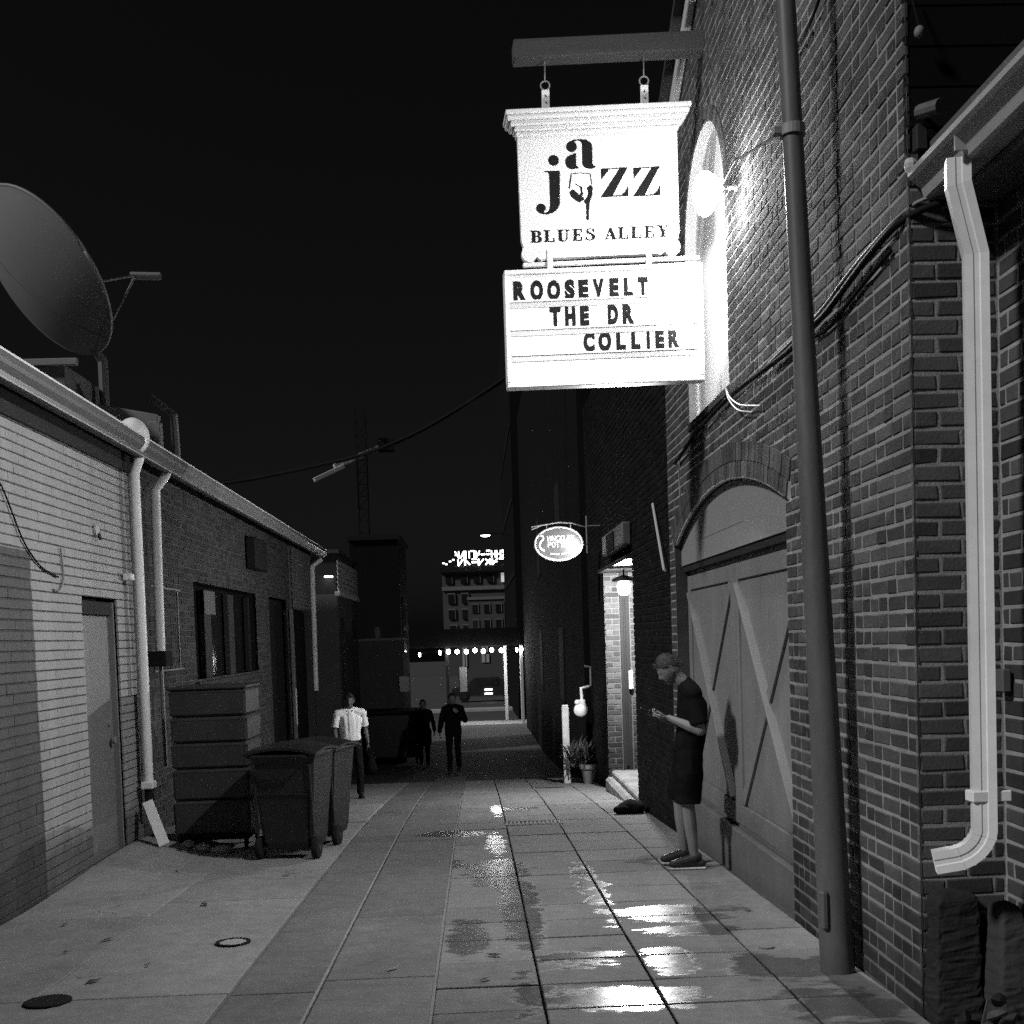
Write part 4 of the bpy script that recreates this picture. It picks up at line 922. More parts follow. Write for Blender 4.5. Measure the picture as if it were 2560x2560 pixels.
b.tube([(-3.44, 13.0, 1.3), (-3.44, 13.0, 2.22)], .008, 4); b.build('patched_mortar', M['frame'], bw_)
va = thing('wall_vent', (-3.4, 17.6, 2.95), 'dark boxy exhaust vent high on the brown brick wing', 'vent')
MB().box(-3.44, -3.28, 17.0, 17.9, 2.72, 3.2, .02).build('hood', M['dark_trim'], va); MB().box(-3.44, -3.36, 17.95, 18.5, 2.75, 3.1, .01).build('plate', M['left_brick'], va)
# downpipes
def pipe(pts, r_, label, extra=None):
    t = thing('downpipe', pts[-1], label, 'downpipe'); MB().tube(pts, r_, 14).build('pipe', M['white_pipe'], t, smooth=True, angle=40)
    if extra: extra(t)
    return t
def p1(t):
    MB().box(-3.25, -3.13, 10.64, 10.78, .20, .27, .01).build('collar', M['white_metal'], t); MB().box(-3.28, -3.2, 10.50, 10.60, 2.20, 2.26, .005).build('strap', M['white_metal'], t)
    MB().tube([(-3.19, 10.71, .2), (-3.19, 10.71, -.02)], .042, 10).build('pipe_foot', M['rubber'], t)
pipe([(-3.14, 10.76, 3.42), (-3.15, 10.75, 3.36), (-3.19, 10.72, 3.22), (-3.19, 10.71, .22)], .046, 'tall white downpipe at the corner of the cream painted wall', p1)
def p2(t):
    MB().box(-3.42, -3.22, 11.62, 11.88, 1.36, 1.52, .01).build('rain_box', M['rubber'], t); MB().tube([(-3.31, 11.74, 1.36), (-3.31, 11.75, .3)], .022, 8).build('lower_pipe', M['grey_metal'], t)
pipe([(-3.16, 11.78, 3.42), (-3.18, 11.77, 3.36), (-3.29, 11.75, 3.2), (-3.31, 11.74, 1.5)], .050, 'shorter white downpipe ending in a dark box on the brown brick wing', p2)
pipe([(-3.14, 23.3, 3.3), (-3.34, 23.25, 3.15), (-3.36, 23.25, .55)], .055, 'grey downpipe at the far end of the brown brick wing')
pk = MB().bar((-3.17, 10.58, .09), (-2.95, 10.30, gz(-2.95, 10.30)+.02), .10, .035, .004, upv=(.3, -1, 0)); tag(pk.build('leaning_board', M['white_metal'], None), 'short white board leaning against the pipe foot beside the totes', 'board')
# loose cables on the painted wall
wire([(-3.29, 7.6, 2.95), (-3.28, 7.93, 2.72), (-3.285, 8.24, 2.36), (-3.285, 8.55, 2.19), (-3.285, 8.9, 2.14)], .007, M['cable'], 'black cable curving down across the cream painted wall')
wire([(-3.285, 8.98, 2.38), (-3.285, 9.0, 2.3), (-3.285, 9.02, 2.12), (-3.285, 8.9, 2.02), (-3.285, 8.8, 2.04)], .007, M['grey_cable'], 'pale hooked cable end on the cream painted wall')
ol = thing('wall_outlet', (-3.28, 9.85, 2.58), 'small round outlet fixture on the cream painted wall above the steel door', 'fixture')
MB().lathe([(.05, 0), (.05, .02), (.03, .03)], (-3.295, 9.85, 2.60), (1, 0, 0), 14).build('plate', M['frame'], ol); MB().tube([(-3.27, 9.85, 2.58), (-3.25, 9.85, 2.52)], .014, 6).build('spout', M['dark_trim'], ol)
# roof equipment and dish
dm = thing('roof_vent', (-3.25, 10.6, 3.5), 'rounded white vent cap showing above the gutter', 'vent')
MB().ell((-3.15, 10.62, 3.56), .14, .2, .17, 18, 12).build('cap', M['white_metal'], dm, smooth=True)
ru = thing('roof_unit', (-4.8, 13, 3.55), 'dark roof unit with pale top rail under the satellite dish', 'air conditioner')
MB().box(-5.4, -4.45, 12.6, 14.0, 3.57, 4.75, .02).build('case', M['pole'], ru); MB().box(-5.1, -4.3, 12.52, 12.58, 4.72, 4.80, .01).build('top_rail', M['dish'], ru)
fr = thing('roof_duct', (-4.0, 13.2, 3.55), 'pale bent duct frame on the roof beside the dish', 'duct')
b = MB(); b.bar((-4.55, 13.2, 3.6), (-4.55, 13.2, 4.42), .16, .16, .01).bar((-4.6, 13.2, 4.40), (-3.62, 13.2, 4.20), .12, .16, .01).bar((-3.66, 13.2, 4.2), (-3.66, 13.2, 3.6), .14, .14, .01); b.build('duct', M['grey_metal'], fr)
MB().tube([(-3.9, 13.9, 4.65), (-3.62, 13.9, 4.42), (-3.60, 13.9, 3.6)], .05, 8).build('bent_pipe', M['grey_metal'], fr)
dsh = thing('satellite_dish', (-4.85, 13, 3.57), 'large grey satellite dish seen from behind on the low roof', 'satellite dish')
nrm = Vector((.578, .567, .587)).normalized(); dc = Vector((-4.78, 13.0, 5.88)); RD = .985
ux = nrm.cross(Vector((0, 0, 1))).normalized(); uy = ux.cross(nrm)
def DP(r_, a, off=0.0): return dc+(ux*math.cos(a)+uy*math.sin(a))*r_+nrm*(.24*(r_/RD)**2-.24+off)
b = MB(); n = 64; m = 12; vs = []
for off in (0, .03):
    for i in range(m+1):
        for k in range(n): vs.append(DP(RD*max(i, .02)/m, 2*math.pi*k/n, off))
fs = []
for i in range(m):
    for k in range(n):
        a = i*n+k; c = i*n+(k+1) % n; e = (m+1)*n; fs += [(a, c, c+n, a+n)[::-1], (a+e, c+e, c+n+e, a+n+e)]
fs += [(m*n+k, m*n+(k+1) % n, (2*m+1)*n+(k+1) % n, (2*m+1)*n+k)[::-1] for k in range(n)]
b.add(vs, fs); b.build('reflector', M['dish'], dsh, smooth=True, angle=60)
b = MB()
for (a, c) in ((-1.15, 2.3), (-.75, -1.6)): b.tube([dc+(DP(RD, a)-dc).lerp(DP(RD, c)-dc, t)*1.0 for t in (0, 1)][:0] or [DP(max((((DP(RD, a)*(1-t)+DP(RD, c)*t)-dc)-nrm*((DP(RD, a)*(1-t)+DP(RD, c)*t)-dc).dot(nrm)).length, .01), math.atan2(((DP(RD, a)*(1-t)+DP(RD, c)*t)-dc).dot(uy), ((DP(RD, a)*(1-t)+DP(RD, c)*t)-dc).dot(ux)), -.003) for t in [q/12 for q in range(13)]], .004, 4)
b.build('panel_seam', M['pole'], dsh)
MB().tube([DP(RD, 2*math.pi*k/48, .015) for k in range(49)], .022, 6).build('rim', M['dish'], dsh, smooth=True)
MB().tube([(-4.33, 13.5, 3.57), (-4.33, 13.5, 5.0), dc+nrm*.02], .06, 12).build('mount', M['pole'], dsh)
fp = Vector((-3.82, 13.25, 5.92))
MB().tube([fp+Vector((-.06, 0, 0)), fp+Vector((.28, .03, -.005))], .045, 12).build('feed_horn', M['dish'], dsh)
for q in (DP(RD*.98, -.35), DP(RD, -.9)): MB().tube([q, fp], .013, 6).build('feed_arm', M['dish'], dsh)

# ------------------------------------------------------------------ totes on a dolly, wheelie bins
dl = thing('dolly', (-2.58, 10.97, -.42), 'low wheeled dolly under the stack of grey totes', 'dolly')
TX, TY = -2.58, 10.97
tg = gz(TX, 10.7); MB().box(TX-.35, TX+.35, 10.66, 11.30, tg+.10, tg+.15, .01).build('deck', M['rubber'], dl)
for (x, y) in ((TX-.3, 10.72), (TX+.3, 10.72), (TX-.3, 11.23), (TX+.3, 11.23)): MB().lathe([(.03, -.015), (.05, -.012), (.05, .012), (.03, .015)], (x, y, tg+.05), (1, 0, 0), 14).build('wheel', M['rubber'], dl)
zz = tg+.155
hh = [.335, .305, .25, .25, .265]
names = ['bottom', 'second', 'third', 'fourth', 'lidded top']
for i, h in enumerate(hh):
    c = (TX+.005*(i % 2), TY, zz+h/2)
    t = thing('tote', (c[0], c[1], zz), names[i]+' grey plastic tote of the stack beside the wheelie bins', 'tote', 'grey totes stacked on the dolly')
    MB().frame(c, ((1, 0, 0), (0, 1, 0), (0, 0, 1)), (.368, .34, h/2-.004), .022, .985).build('shell', M['tote'], t)
    MB().frame((c[0], c[1], zz+h-.03), ((1, 0, 0), (0, 1, 0), (0, 0, 1)), (.371, .343, .010), .006).build('rim', M['tote'], t)
    if i == 4: MB().frame((c[0], c[1], zz+h+.012), ((1, 0, 0), (0, 1, 0), (0, 0, 1)), (.378, .35, .016), .010).build('lid', M['tote'], t)
    zz += h
zz += 0
for i, (x, y, s_) in enumerate([(-2.66, 10.50, .09), (-2.46, 10.46, .13), (-2.80, 10.54, .06)]):
    b = MB(); lump(b, (x, y, gz(x, y)+.03), s_, .07, .045, rs); tag(b.build('rubble_stone', M['concrete'], None), ('small', 'largest', 'smallest')[i]+' broken stone lying in front of the dolly', 'stone', 'stones by the dolly')
def wheelie(loc, ang, label):
    t = thing('wheelie_bin', loc, label, 'bin', 'wheelie bins by the brown brick wing'); L = Vector(loc)
    ca, sa = math.cos(ang), math.sin(ang)
    X = Vector((ca, sa, 0)); Yv = Vector((-sa, ca, 0)); Zv = Vector((0, 0, 1)); A = (X, Yv, Zv)
    def Q(x, y, z): return L+X*x+Yv*y+Zv*z
    b = MB(); vs = []
    for (z, wx, y0, y1) in ((.09, .225, -.21, .24), (.16, .235, -.25, .27), (.26, .24, -.255, .28), (.9, .29, -.31, .36), (.93, .30, -.32, .37)):
        r0 = .04
        for (sx_, yy, q) in ((-1, y0, 1), (1, y0, 1), (1, y1, -1), (-1, y1, -1)):
            if (sx_, q) in ((-1, 1),): vs += [Q(-wx, yy+r0, z), Q(-wx+r0, yy, z)]
            elif (sx_, q) == (1, 1): vs += [Q(wx-r0, yy, z), Q(wx, yy+r0, z)]
            elif (sx_, q) == (1, -1): vs += [Q(wx, yy-r0, z), Q(wx-r0, yy, z)]
            else: vs += [Q(-wx+r0, yy, z), Q(-wx, yy-r0, z)]
    b.add(vs, [(i*8+k, i*8+(k+1) % 8, (i+1)*8+(k+1) % 8, (i+1)*8+k) for i in range(4) for k in range(8)]+[tuple(range(8))[::-1], tuple(range(32, 40))])
    b.build('body', M['black_plastic'], t)
    b = MB()
    for z in (.60,): b.frame(Q(0, -.288, z), A, (.25, .008, .012), .004)
    for x in (-.26, .26): b.frame(Q(x*.98, -.29, .55), (X, Yv, (Zv-Yv*.09).normalized()), (.012, .012, .32), .005)
    b.build('rib', M['black_plastic'], t)
    b = MB(); b.frame(Q(0, .02, .945), A, (.325, .37, .018), .012); b.build('collar', M['black_plastic'], t)
    b = MB(); vs = []; n_ = 7
    for i in range(n_):
        u = -1+2*i/(n_-1)
        for j in range(6):
            v = j/5; vs.append(Q(.335*u, -.36+.80*v, .968+.055*(1-u*u)+.045*math.sin(v*3.1)-.03*v))
    k0 = len(vs); vs += [v_-Zv*.022 for v_ in vs[:]]
    fs = [(i*6+j, (i+1)*6+j, (i+1)*6+j+1, i*6+j+1) for i in range(n_-1) for j in range(5)]
    fs += [tuple(q+k0 for q in f[::-1]) for f in fs]
    rim = [j for j in range(6)]+[i*6+5 for i in range(1, n_)]+[(n_-1)*6+j for j in range(4, -1, -1)]+[i*6 for i in range(n_-2, 0, -1)]
    fs += [(rim[i], rim[(i+1) % len(rim)], k0+rim[(i+1) % len(rim)], k0+rim[i]) for i in range(len(rim))]
    b.add(vs, fs); b.build('lid', M['black_plastic'], t, smooth=True, angle=35)
    MB().tube([Q(-.24, -.33, .93), Q(-.24, -.40, .95), Q(.24, -.40, .95), Q(.24, -.33, .93)], .015, 8).build('handle', M['black_plastic'], t)
    for sx_ in (-1, 1):
        w = MB().lathe([(.05, -.03), (.095, -.026), (.105, -.012), (.105, .012), (.095, .026), (.05, .03)], Q(.262*sx_, -.20, .105), X, 20).build('wheel', M['rubber'], t, smooth=True, angle=40)
        MB().lathe([(.045, -.034), (.03, .034)], Q(.262*sx_, -.20, .105), X, 12).build('hub', M['tote'], w)
    MB().tube([Q(-.25, -.20, .105), Q(.25, -.20, .105)], .011, 8).build('axle', M['grey_metal'], t)
    MB().frame(Q(.27, .05, .72), (Yv, X, (Zv+X*.08).normalized()), (.03, .004, .11), .002).build('number_label', M['siding'], t)
    return t
wheelie((-1.71, 10.15, gz(-1.72, 10.0)), R(-9), 'nearer black wheelie bin, in front beside the totes')
wheelie((-1.62, 11.0, gz(-1.6, 11.0)), R(-12), 'farther black wheelie bin, half hidden behind the first one')

# ------------------------------------------------------------------ drains and covers in the ground
dg = thing('drain_grate', (.55, 11.82, gz(.5, 11.8)), 'long narrow drain grate set in the wet paving', 'drain')
z0 = gz(.5, 11.82)+.004
for i in range(14):
    x = .27+i*.044; MB().bar((x, 11.72, z0+.004), (x+.012, 11.95, z0-.004), .022, .012, .002).build('slat', M['grey_metal'], dg)
MB().box(.24, .88, 11.70, 11.716, z0-.02, z0+.006).box(.24, .88, 11.956, 11.972, z0-.03, z0-.004).build('frame', M['grey_metal'], dg)
mh = thing('cleanout_cover', (-1.53, 6.69, gz(-1.53, 6.69)), 'small round metal cover with dark ring in the pale apron', 'cover'); zz = gz(-1.53, 6.69)
slope = (0, .04, 1)
MB().lathe([(.105, 0), (.105, .012), (.085, .012), (.085, .004)], (-1.53, 6.69, zz), slope, 28).build('ring', M['rubber'], mh); MB().lathe([(.08, 0), (.08, .0095), (.0, .010)], (-1.53, 6.69, zz), slope, 24).build('lid', M['concrete'], mh)
cp = thing('valve_cover', (-2.21, 5.56, gz(-2.21, 5.56)), 'dark round valve cover near the bottom left corner', 'cover')
MB().lathe([(.115, -.01), (.115, .010), (.10, .013), (0, .013)], (-2.21, 5.56, gz(-2.21, 5.56)), slope, 28).build('lid', M['rubber'], cp)
vc = thing('valve_cover', (1.57, 6.05, gz(1.6, 6.05)), 'tiny round valve cover in the paving by the leaning pole', 'cover')
MB().lathe([(.045, -.01), (.045, .008), (0, .009)], (1.57, 6.05, gz(1.6, 6.05)), slope, 18).build('lid', M['grey_metal'], vc)

rl2 = random.Random(31)
for i, (x, y) in enumerate([(-2.5, 6.6), (-2.35, 6.9), (-1.9, 6.2), (-2.8, 7.4), (-2.0, 7.9), (-2.6, 9.4), (-1.6, 9.0), (-.5, 5.9), (.0, 5.6), (.05, 6.1), (1.7, 7.0), (-2.1, 5.9)]):
    a = rl2.uniform(0, 6.28); r_ = rl2.uniform(.018, .04); b = MB(); zq = gz(x, y)+.008; c = Vector((x, y, zq)); q = [c+Vector((math.cos(a+k)*r_*(1.5 if k in (0, 3.14) else .6), math.sin(a+k)*r_*(1.5 if k in (0, 3.14) else .6), rl2.uniform(0, .012))) for k in (0, .9, 2.2, 3.14, 4.1, 5.4)]
    wh = ('above the valve cover, left of the ring cover', 'second up from the valve cover on the apron', 'just left of the small ring cover', 'by the foot of the painted wall', 'farther up the apron behind the ring cover', 'nearest the leaning board', 'in front of the nearer wheelie bin', 'left of the first dark seam of the lane', 'on the wet centre strip nearest the camera', 'higher on the wet centre strip', 'by the kick board of the garage door', 'beside the dark valve cover')[i]
    b.add(q+[c+Vector((0, 0, .012))], [(k, (k+1) % 6, 6) for k in range(6)]); tag(b.build('fallen_leaf', M['leaf'], None), 'small dark dry leaf '+wh, 'leaf', 'dry leaves scattered on the concrete')
# ------------------------------------------------------------------ people
from mathutils import noise as mn
def remesh(b, name, m, parent, vox=.007, it=3, fac=.5, fold=0.0):
    me = b.mesh(name, None, Vector((0, 0, 0))); o = bpy.data.objects.new('tmp', me); COL.objects.link(o)
    md = o.modifiers.new('r', 'REMESH'); md.mode = 'VOXEL'; md.voxel_size = vox
    sm = o.modifiers.new('s', 'SMOOTH'); sm.factor = fac; sm.iterations = it
    bpy.context.view_layer.update(); me2 = bpy.data.meshes.new_from_object(o.evaluated_get(bpy.context.evaluated_depsgraph_get()))
    bpy.data.objects.remove(o); me2.name = name; me2.materials.clear(); me2.materials.append(m)
    if fold:
        cs_ = [(v.co.copy(), v.normal.copy()) for v in me2.vertices]
        for v, (q, nn) in zip(me2.vertices, cs_):
            h = mn.noise(Vector((q.x*9, q.y*9, q.z*5)))+.6*mn.noise(Vector((q.x*16+q.z*14, q.y*16, q.z*9))); v.co = q+nn*(h*fold)
        me2.update()
    og = worg(parent); me2.transform(Matrix.Translation(-og)); me2.polygons.foreach_set('use_smooth', [True]*len(me2.polygons))
    return link(name, me2, parent)
def head_mesh(b, c, f, upv, s=1.0):
    """skull with brow, nose, lips, chin and ears; f = facing"""
    f = Vector(f).normalized(); upv = Vector(upv); upv = (upv-f*upv.dot(f)).normalized(); l = upv.cross(f); c = Vector(c); n, m = 28, 22; vs = []; fs = []
    for i in range(m+1):
        th_ = math.pi*i/m
        for k in range(n):
            a = 2*math.pi*k/n; x = math.sin(th_)*math.cos(a); y = math.sin(th_)*math.sin(a); z = math.cos(th_)
            X_ = x*.098; Y_ = y*.077; Z_ = z*.118
            if z < 0: Y_ *= 1-.32*(-z)**1.4; X_ *= 1-.10*(-z)**1.5; X_ += .016*(-z)
            if x > 0:
                g_ = lambda zz, w, yy=0, wy=.25: math.exp(-((z-zz)/w)**2-((y-yy)/wy)**2)
                X_ += .026*g_(-.12, .13, 0, .13)+.010*g_(.02, .10, 0, .12)+.006*g_(.22, .1, 0, .5)-.010*g_(.06, .1, .38, .2)-.010*g_(.06, .1, -.38, .2)+.008*g_(-.48, .08, 0, .28)-.004*g_(-.6, .05, 0, .3)+.012*g_(-.82, .16, 0, .3)
            vs.append(c+(f*X_+l*Y_+upv*Z_)*s)
    for i in range(m):
        for k in range(n): fs.append((i*n+k, (i+1)*n+k, (i+1)*n+(k+1) % n, i*n+(k+1) % n))
    b.add(vs, fs)
    for sg_ in (-1, 1):
        e = c+(l*sg_*.077-f*.008-upv*.006)*s; b.cap(e+upv*.024*s, e-upv*.022*s, .013*s, .010*s, 8)
    return f, l, upv
def hair_mesh(b, c, f, upv, s=1.0, back=.0):
    f = Vector(f).normalized(); upv = Vector(upv); upv = (upv-f*upv.dot(f)).normalized(); l = upv.cross(f); c = Vector(c); n, m = 24, 14; vs = []; fs = []
    r_ = random.Random(4); ex = []
    for i in range(m+1):
        for k in range(n):
            a = 2*math.pi*k/n; lim = .88+1.0*(.5-.5*math.cos(a))**.8+back*(.5-.5*math.cos(a))+.05*math.sin(5*a+1)+.05*math.sin(13*a); th_ = lim*i/m
            x = math.sin(th_)*math.cos(a); y = math.sin(th_)*math.sin(a); z = math.cos(th_); tp = 1-(i/m)**2.5; q = .955+.07*tp+.03*math.sin(9*a+3*z)*tp+r_.uniform(-.005, .03)
            vs.append(c+(f*(x*.105*q)+l*(y*.083*q)+upv*(z*.127*q+.004))*s)
    for i in range(m):
        for k in range(n): fs.append((i*n+k, (i+1)*n+k, (i+1)*n+(k+1) % n, i*n+(k+1) % n))
    for q in range(420):
        a = r_.uniform(0, 6.283); lim = .9+1.05*(.5-.5*math.cos(a))**.8+back*(.5-.5*math.cos(a)); th_ = lim*r_.random()**.6
        d = Vector((math.sin(th_)*math.cos(a), math.sin(th_)*math.sin(a), math.cos(th_))); e = Vector((-.75+r_.uniform(-.4, .4), r_.uniform(-.5, .5)+.4*d.y, -.3+r_.uniform(-.3, .2))); sdv = d.cross(e).normalized()*.004
        if d.x > .55: e = Vector((.5, r_.uniform(-.5, .5), .5))
        p0 = Vector((d.x*.103, d.y*.081, d.z*.125)); p1 = p0+d*.010+e.normalized()*r_.uniform(.018, .034); ex.append([c+(f*w.x+l*w.y+upv*w.z)*s for w in (p0-sdv, p0+sdv, p1)])
    k0 = len(vs); vs += [c+(v-c)*.84 for v in vs]; fs += [tuple(q+k0 for q in f_[::-1]) for f_ in fs]
    fs += [(m*n+k, k0+m*n+k, k0+m*n+(k+1) % n, m*n+(k+1) % n) for k in range(n)]
    b.add(vs, fs)
    for q in ex: b.add(q, [(0, 1, 2)])
def hand(b, wrist, dirv, palm, s=1.0, curl=.5, thumb=1):
    """palm, four fingers of different length with knuckles and a thumb; palm = palm normal"""
    d = Vector(dirv).normalized(); pn = Vector(palm); pn = (pn-d*pn.dot(d)).normalized(); sd = d.cross(pn); w = Vector(wrist)
    for k in range(4):
        o = (k-1.5)*.019*s; b.cap(w+sd*o*.6, w+d*.085*s+sd*o, .013*s, .0115*s, 8)
        L = (.066, .078, .074, .058)[k]*s; q = w+d*.088*s+sd*o; c = curl*(.8+.15*k)
        for seg, fr in ((0, .45), (1, .32), (2, .26)):
            a = c*(seg+.6); dv = (d*math.cos(a)+pn*math.sin(a)); q2 = q+dv*L*fr; b.cap(q, q2, .0088*s-.0006*seg, .0084*s-.0007*seg, 7); q = q2
    q = w+d*.03*s-sd*.026*s*thumb; dv = (d*.7-sd*.6*thumb+pn*.35).normalized(); q2 = q+dv*.042*s; b.cap(q, q2, .012*s, .0098*s, 7); dv = (d*.9-sd*.2*thumb+pn*.35).normalized(); b.cap(q2, q2+dv*.034*s, .0096*s, .0085*s, 7)
class Fig:
    def __init__(s, name, loc, face, scale, label, wide=1.0):
        s.t = thing(name, loc, label, 'person'); s.L = Vector(loc); f = Vector((face[0], face[1], 0)).normalized(); s.f = f; s.l = Vector((0, 0, 1)).cross(f); s.s = scale; s.w = wide
    def P(s, l, f, z): return s.L+(s.l*l*s.w+s.f*f+Vector((0, 0, 1))*z)*s.s
    def c(s, b, a, e, r0, r1): b.cap(s.P(*a), s.P(*e), r0*s.s, r1*s.s)
def build_person(F, J, skin, outfit):
    def cy(b, a, e, r0, r1): b.tube([F.P(*a), F.P(*e)], [r0*F.s, r1*F.s], 20)
    """J: joints in (left, forward, up) metres for a 1.75 m figure"""
    b = MB(); c = F.c; s = F.s
    def mx(a, e, t): return tuple(a[i]+(e[i]-a[i])*t for i in range(3))
    hf = F.l*J['hf'][0]+F.f*J['hf'][1]+Vector((0, 0, J['hf'][2])); hu = F.l*J['hu'][0]+F.f*J['hu'][1]+Vector((0, 0, J['hu'][2]))
    head_mesh(b, F.P(*J['head']), hf, hu, s)
    c(b, J['neck'], mx(J['neck'], J['head'], .75), .058, .052)
    c(b, J['chest'], J['neck'], .11, .055)
    for q in (-1, 1):
        c(b, (J['chest'][0]+q*.07, J['chest'][1], J['chest'][2]), (J['waist'][0]+q*.06, J['waist'][1], J['waist'][2]), .098, .09); c(b, (J['waist'][0]+q*.06, J['waist'][1], J['waist'][2]), (J['pelvis'][0]+q*.075, J['pelvis'][1], J['pelvis'][2]), .09, .098)
    for sd in ('L', 'R'):
        sh, el, wr = J['sh'+sd], J['el'+sd], J['wr'+sd]
        c(b, mx(J['neck'], sh, .35), sh, .055, .055); c(b, sh, el, .05, .041); c(b, el, mx(el, wr, .3), .041, .043); c(b, mx(el, wr, .3), wr, .043, .026)
        hd = J.get('hd'+sd); v = F.l*hd[0]+F.f*hd[1]+Vector((0, 0, hd[2])); pn = J['pn'+sd]; pv = F.l*pn[0]+F.f*pn[1]+Vector((0, 0, pn[2]))
        hand(b, F.P(*wr), v, pv, s, J.get('curl', .45), 1 if sd == 'L' else -1)
        hp, kn, an = J['hp'+sd], J['kn'+sd], J['an'+sd]; to = J['to'+sd]
        c(b, hp, kn, .082, .053); c(b, kn, mx(kn, an, .33), .052, .054); c(b, mx(kn, an, .33), an, .054, .034); c(b, an, to, .036, .028)
    body = remesh(b, 'body', skin, F.t, .0065, 2)
    # top
    o = outfit; b = MB(); g_ = o.get('ease', .018)
    c(b, J['chest'], mx(J['neck'], J['head'], .05), .115+g_*.5, .052+g_*.8)
    k_ = o.get('slim', 1.0); hem = mx(J['waist'], J['pelvis'], o.get('hem', .9))
    c(b, J['chest'], J['waist'], (.118+g_)*k_, (.108+g_)*k_); cy(b, J['waist'], hem, (.108+g_)*k_, (.112+g_)*k_)
    for q in (-1, 1):
        a1 = (J['chest'][0]+q*.075, J['chest'][1], J['chest'][2]); a2 = (J['waist'][0]+q*.055, J['waist'][1], J['waist'][2]); a3 = (hem[0]+q*.06, hem[1], hem[2])
        c(b, a1, a2, (.100+g_)*k_, (.092+g_)*k_); cy(b, a2, a3, (.092+g_)*k_, (.100+g_)*k_)
    for sd in ('L', 'R'):
        sh, el, wr = J['sh'+sd], J['el'+sd], J['wr'+sd]; c(b, mx(J['neck'], sh, .3), sh, .06+g_*.6, .06+g_*.6)
        if o['sleeve'] <= 1: e = mx(sh, el, o['sleeve']); c(b, sh, mx(sh, e, .5), .054+g_*.5, .052+g_*.6); cy(b, mx(sh, e, .3), e, .053+g_*.6, .054+g_*.95)
        else: c(b, sh, el, .058+g_*.6, .05+g_*.6); c(b, el, mx(el, wr, .93), .05+g_*.6, .036+g_*.6)
        if o.get('coat'): c(b, J['hp'+sd], mx(J['hp'+sd], J['kn'+sd], .75), .105+g_, .10+g_)
    remesh(b, 'shirt' if not o.get('coat') else 'coat', o['top'], F.t, .0075, 2, fold=o.get('fold', .009))
    if o.get('collar'):
        for q in (-1, 1):
            n0 = F.P(J['neck'][0], J['neck'][1], J['neck'][2]+.03); a = n0+(F.l*q*.055+F.f*.03)*s; d = n0+(F.l*q*.028+F.f*.085-Vector((0, 0, .045)))*s; e = n0+(F.l*q*.085+F.f*.06-Vector((0, 0, .04)))*s; g0 = n0+(F.l*q*.07-F.f*.05+Vector((0, 0, .0)))*s
            MB().poly([a, d, e, g0], F.f*.006).build('collar', o['top'], F.t)
    b = MB()
    for q in (-1, 1): c(b, (J['pelvis'][0]+q*.068, J['pelvis'][1], J['pelvis'][2]+.04), (J['pelvis'][0]+q*.075, J['pelvis'][1], J['pelvis'][2]-.03), .100+.008, .106+.008)
    for sd in ('L', 'R'):
        hp, kn, an = J['hp'+sd], J['kn'+sd], J['an'+sd]
        if o['leg'] == 'short': c(b, hp, mx(hp, kn, .4), .100+o.get('baggy', 0)*.5, .098+o.get('baggy', 0)); cy(b, mx(hp, kn, .3), mx(hp, kn, .93), .098+o.get('baggy', 0), .088+o.get('baggy', 0))
        else: c(b, hp, kn, .094, .070); c(b, kn, mx(kn, an, .93), .070, .058)
    remesh(b, 'shorts' if o['leg'] == 'short' else 'trousers', o['bottom'], F.t, .0075, 2, fold=.011)
    for sd in ('L', 'R'):
        an, to = J['an'+sd], J['to'+sd]; he = mx(an, to, -.32); b = MB(); c(b, (an[0], an[1], an[2]-.005), (to[0], to[1], to[2]+.012), .046, .034); c(b, (he[0], he[1], to[2]+.014), (to[0], to[1], to[2]+.01), .036, .038); c(b, an, mx(an, he, .4), .042, .04)
        sh_ = remesh(b, 'shoe', o['shoe'], F.t, .006, 2)
        d = (F.P(*to)-F.P(*he)); d.z = 0; L = d.length; d.normalize(); sdv = d.cross(Vector((0, 0, 1))); m_ = (F.P(*to)+F.P(*he))/2; m_.z = F.P(*to).z-.018*s
        MB().frame(m_, (d, sdv, (0, 0, 1)), (L/2+.035*s, .038*s, .012*s), .01*s).build('sole', o.get('sole', M['shoe']), sh_)
    b = MB(); hair_mesh(b, F.P(*J['head']), hf, hu, s, o.get('hairback', 0)); b.build('hair', o['hair'], F.t, smooth=True)
    return F
# man with the phone, leaning by the garage door
F = Fig('person', (1.66, 8.68, gz(1.66, 8.7)+.012), (-1, .06), .985, 'man in black shirt and shorts looking down at a phone by the garage door')
J = dict(head=(0, .125, 1.60), hf=(.0, .80, -.62), hu=(0, .62, .80), neck=(0, -.005, 1.465), chest=(0, -.05, 1.28), waist=(0, -.03, 1.05), pelvis=(0, .0, .93),
         shL=(.19, -.03, 1.405), elL=(.235, -.075, 1.115), wrL=(.13, .155, 1.215), hdL=(-.35, .9, .18), pnL=(-.3, .1, .9), shR=(-.19, -.03, 1.405), elR=(-.23, -.04, 1.12), wrR=(-.07, .19, 1.20), hdR=(.45, .85, .15), pnR=(.3, .1, .9), curl=.55,
         hpL=(.095, 0, .90), knL=(.10, .02, .50), anL=(.10, -.02, .085), toL=(.10, .15, .022), hpR=(-.095, 0, .90), knR=(-.12, .06, .50), anR=(-.115, .03, .085), toR=(-.125, .19, .022))
build_person(F, J, M['skin'], dict(top=M['black_cloth'], bottom=M['black_cloth'], shoe=M['shoe'], sole=M['sole'], hair=M['hair'], sleeve=.82, leg='short', hem=1.1, ease=.022, baggy=.016, slim=.9))
ph = F.P(.035, .30, 1.265); t = thing('smartphone', ph, 'dark smartphone held in both hands by the man in black', 'phone')
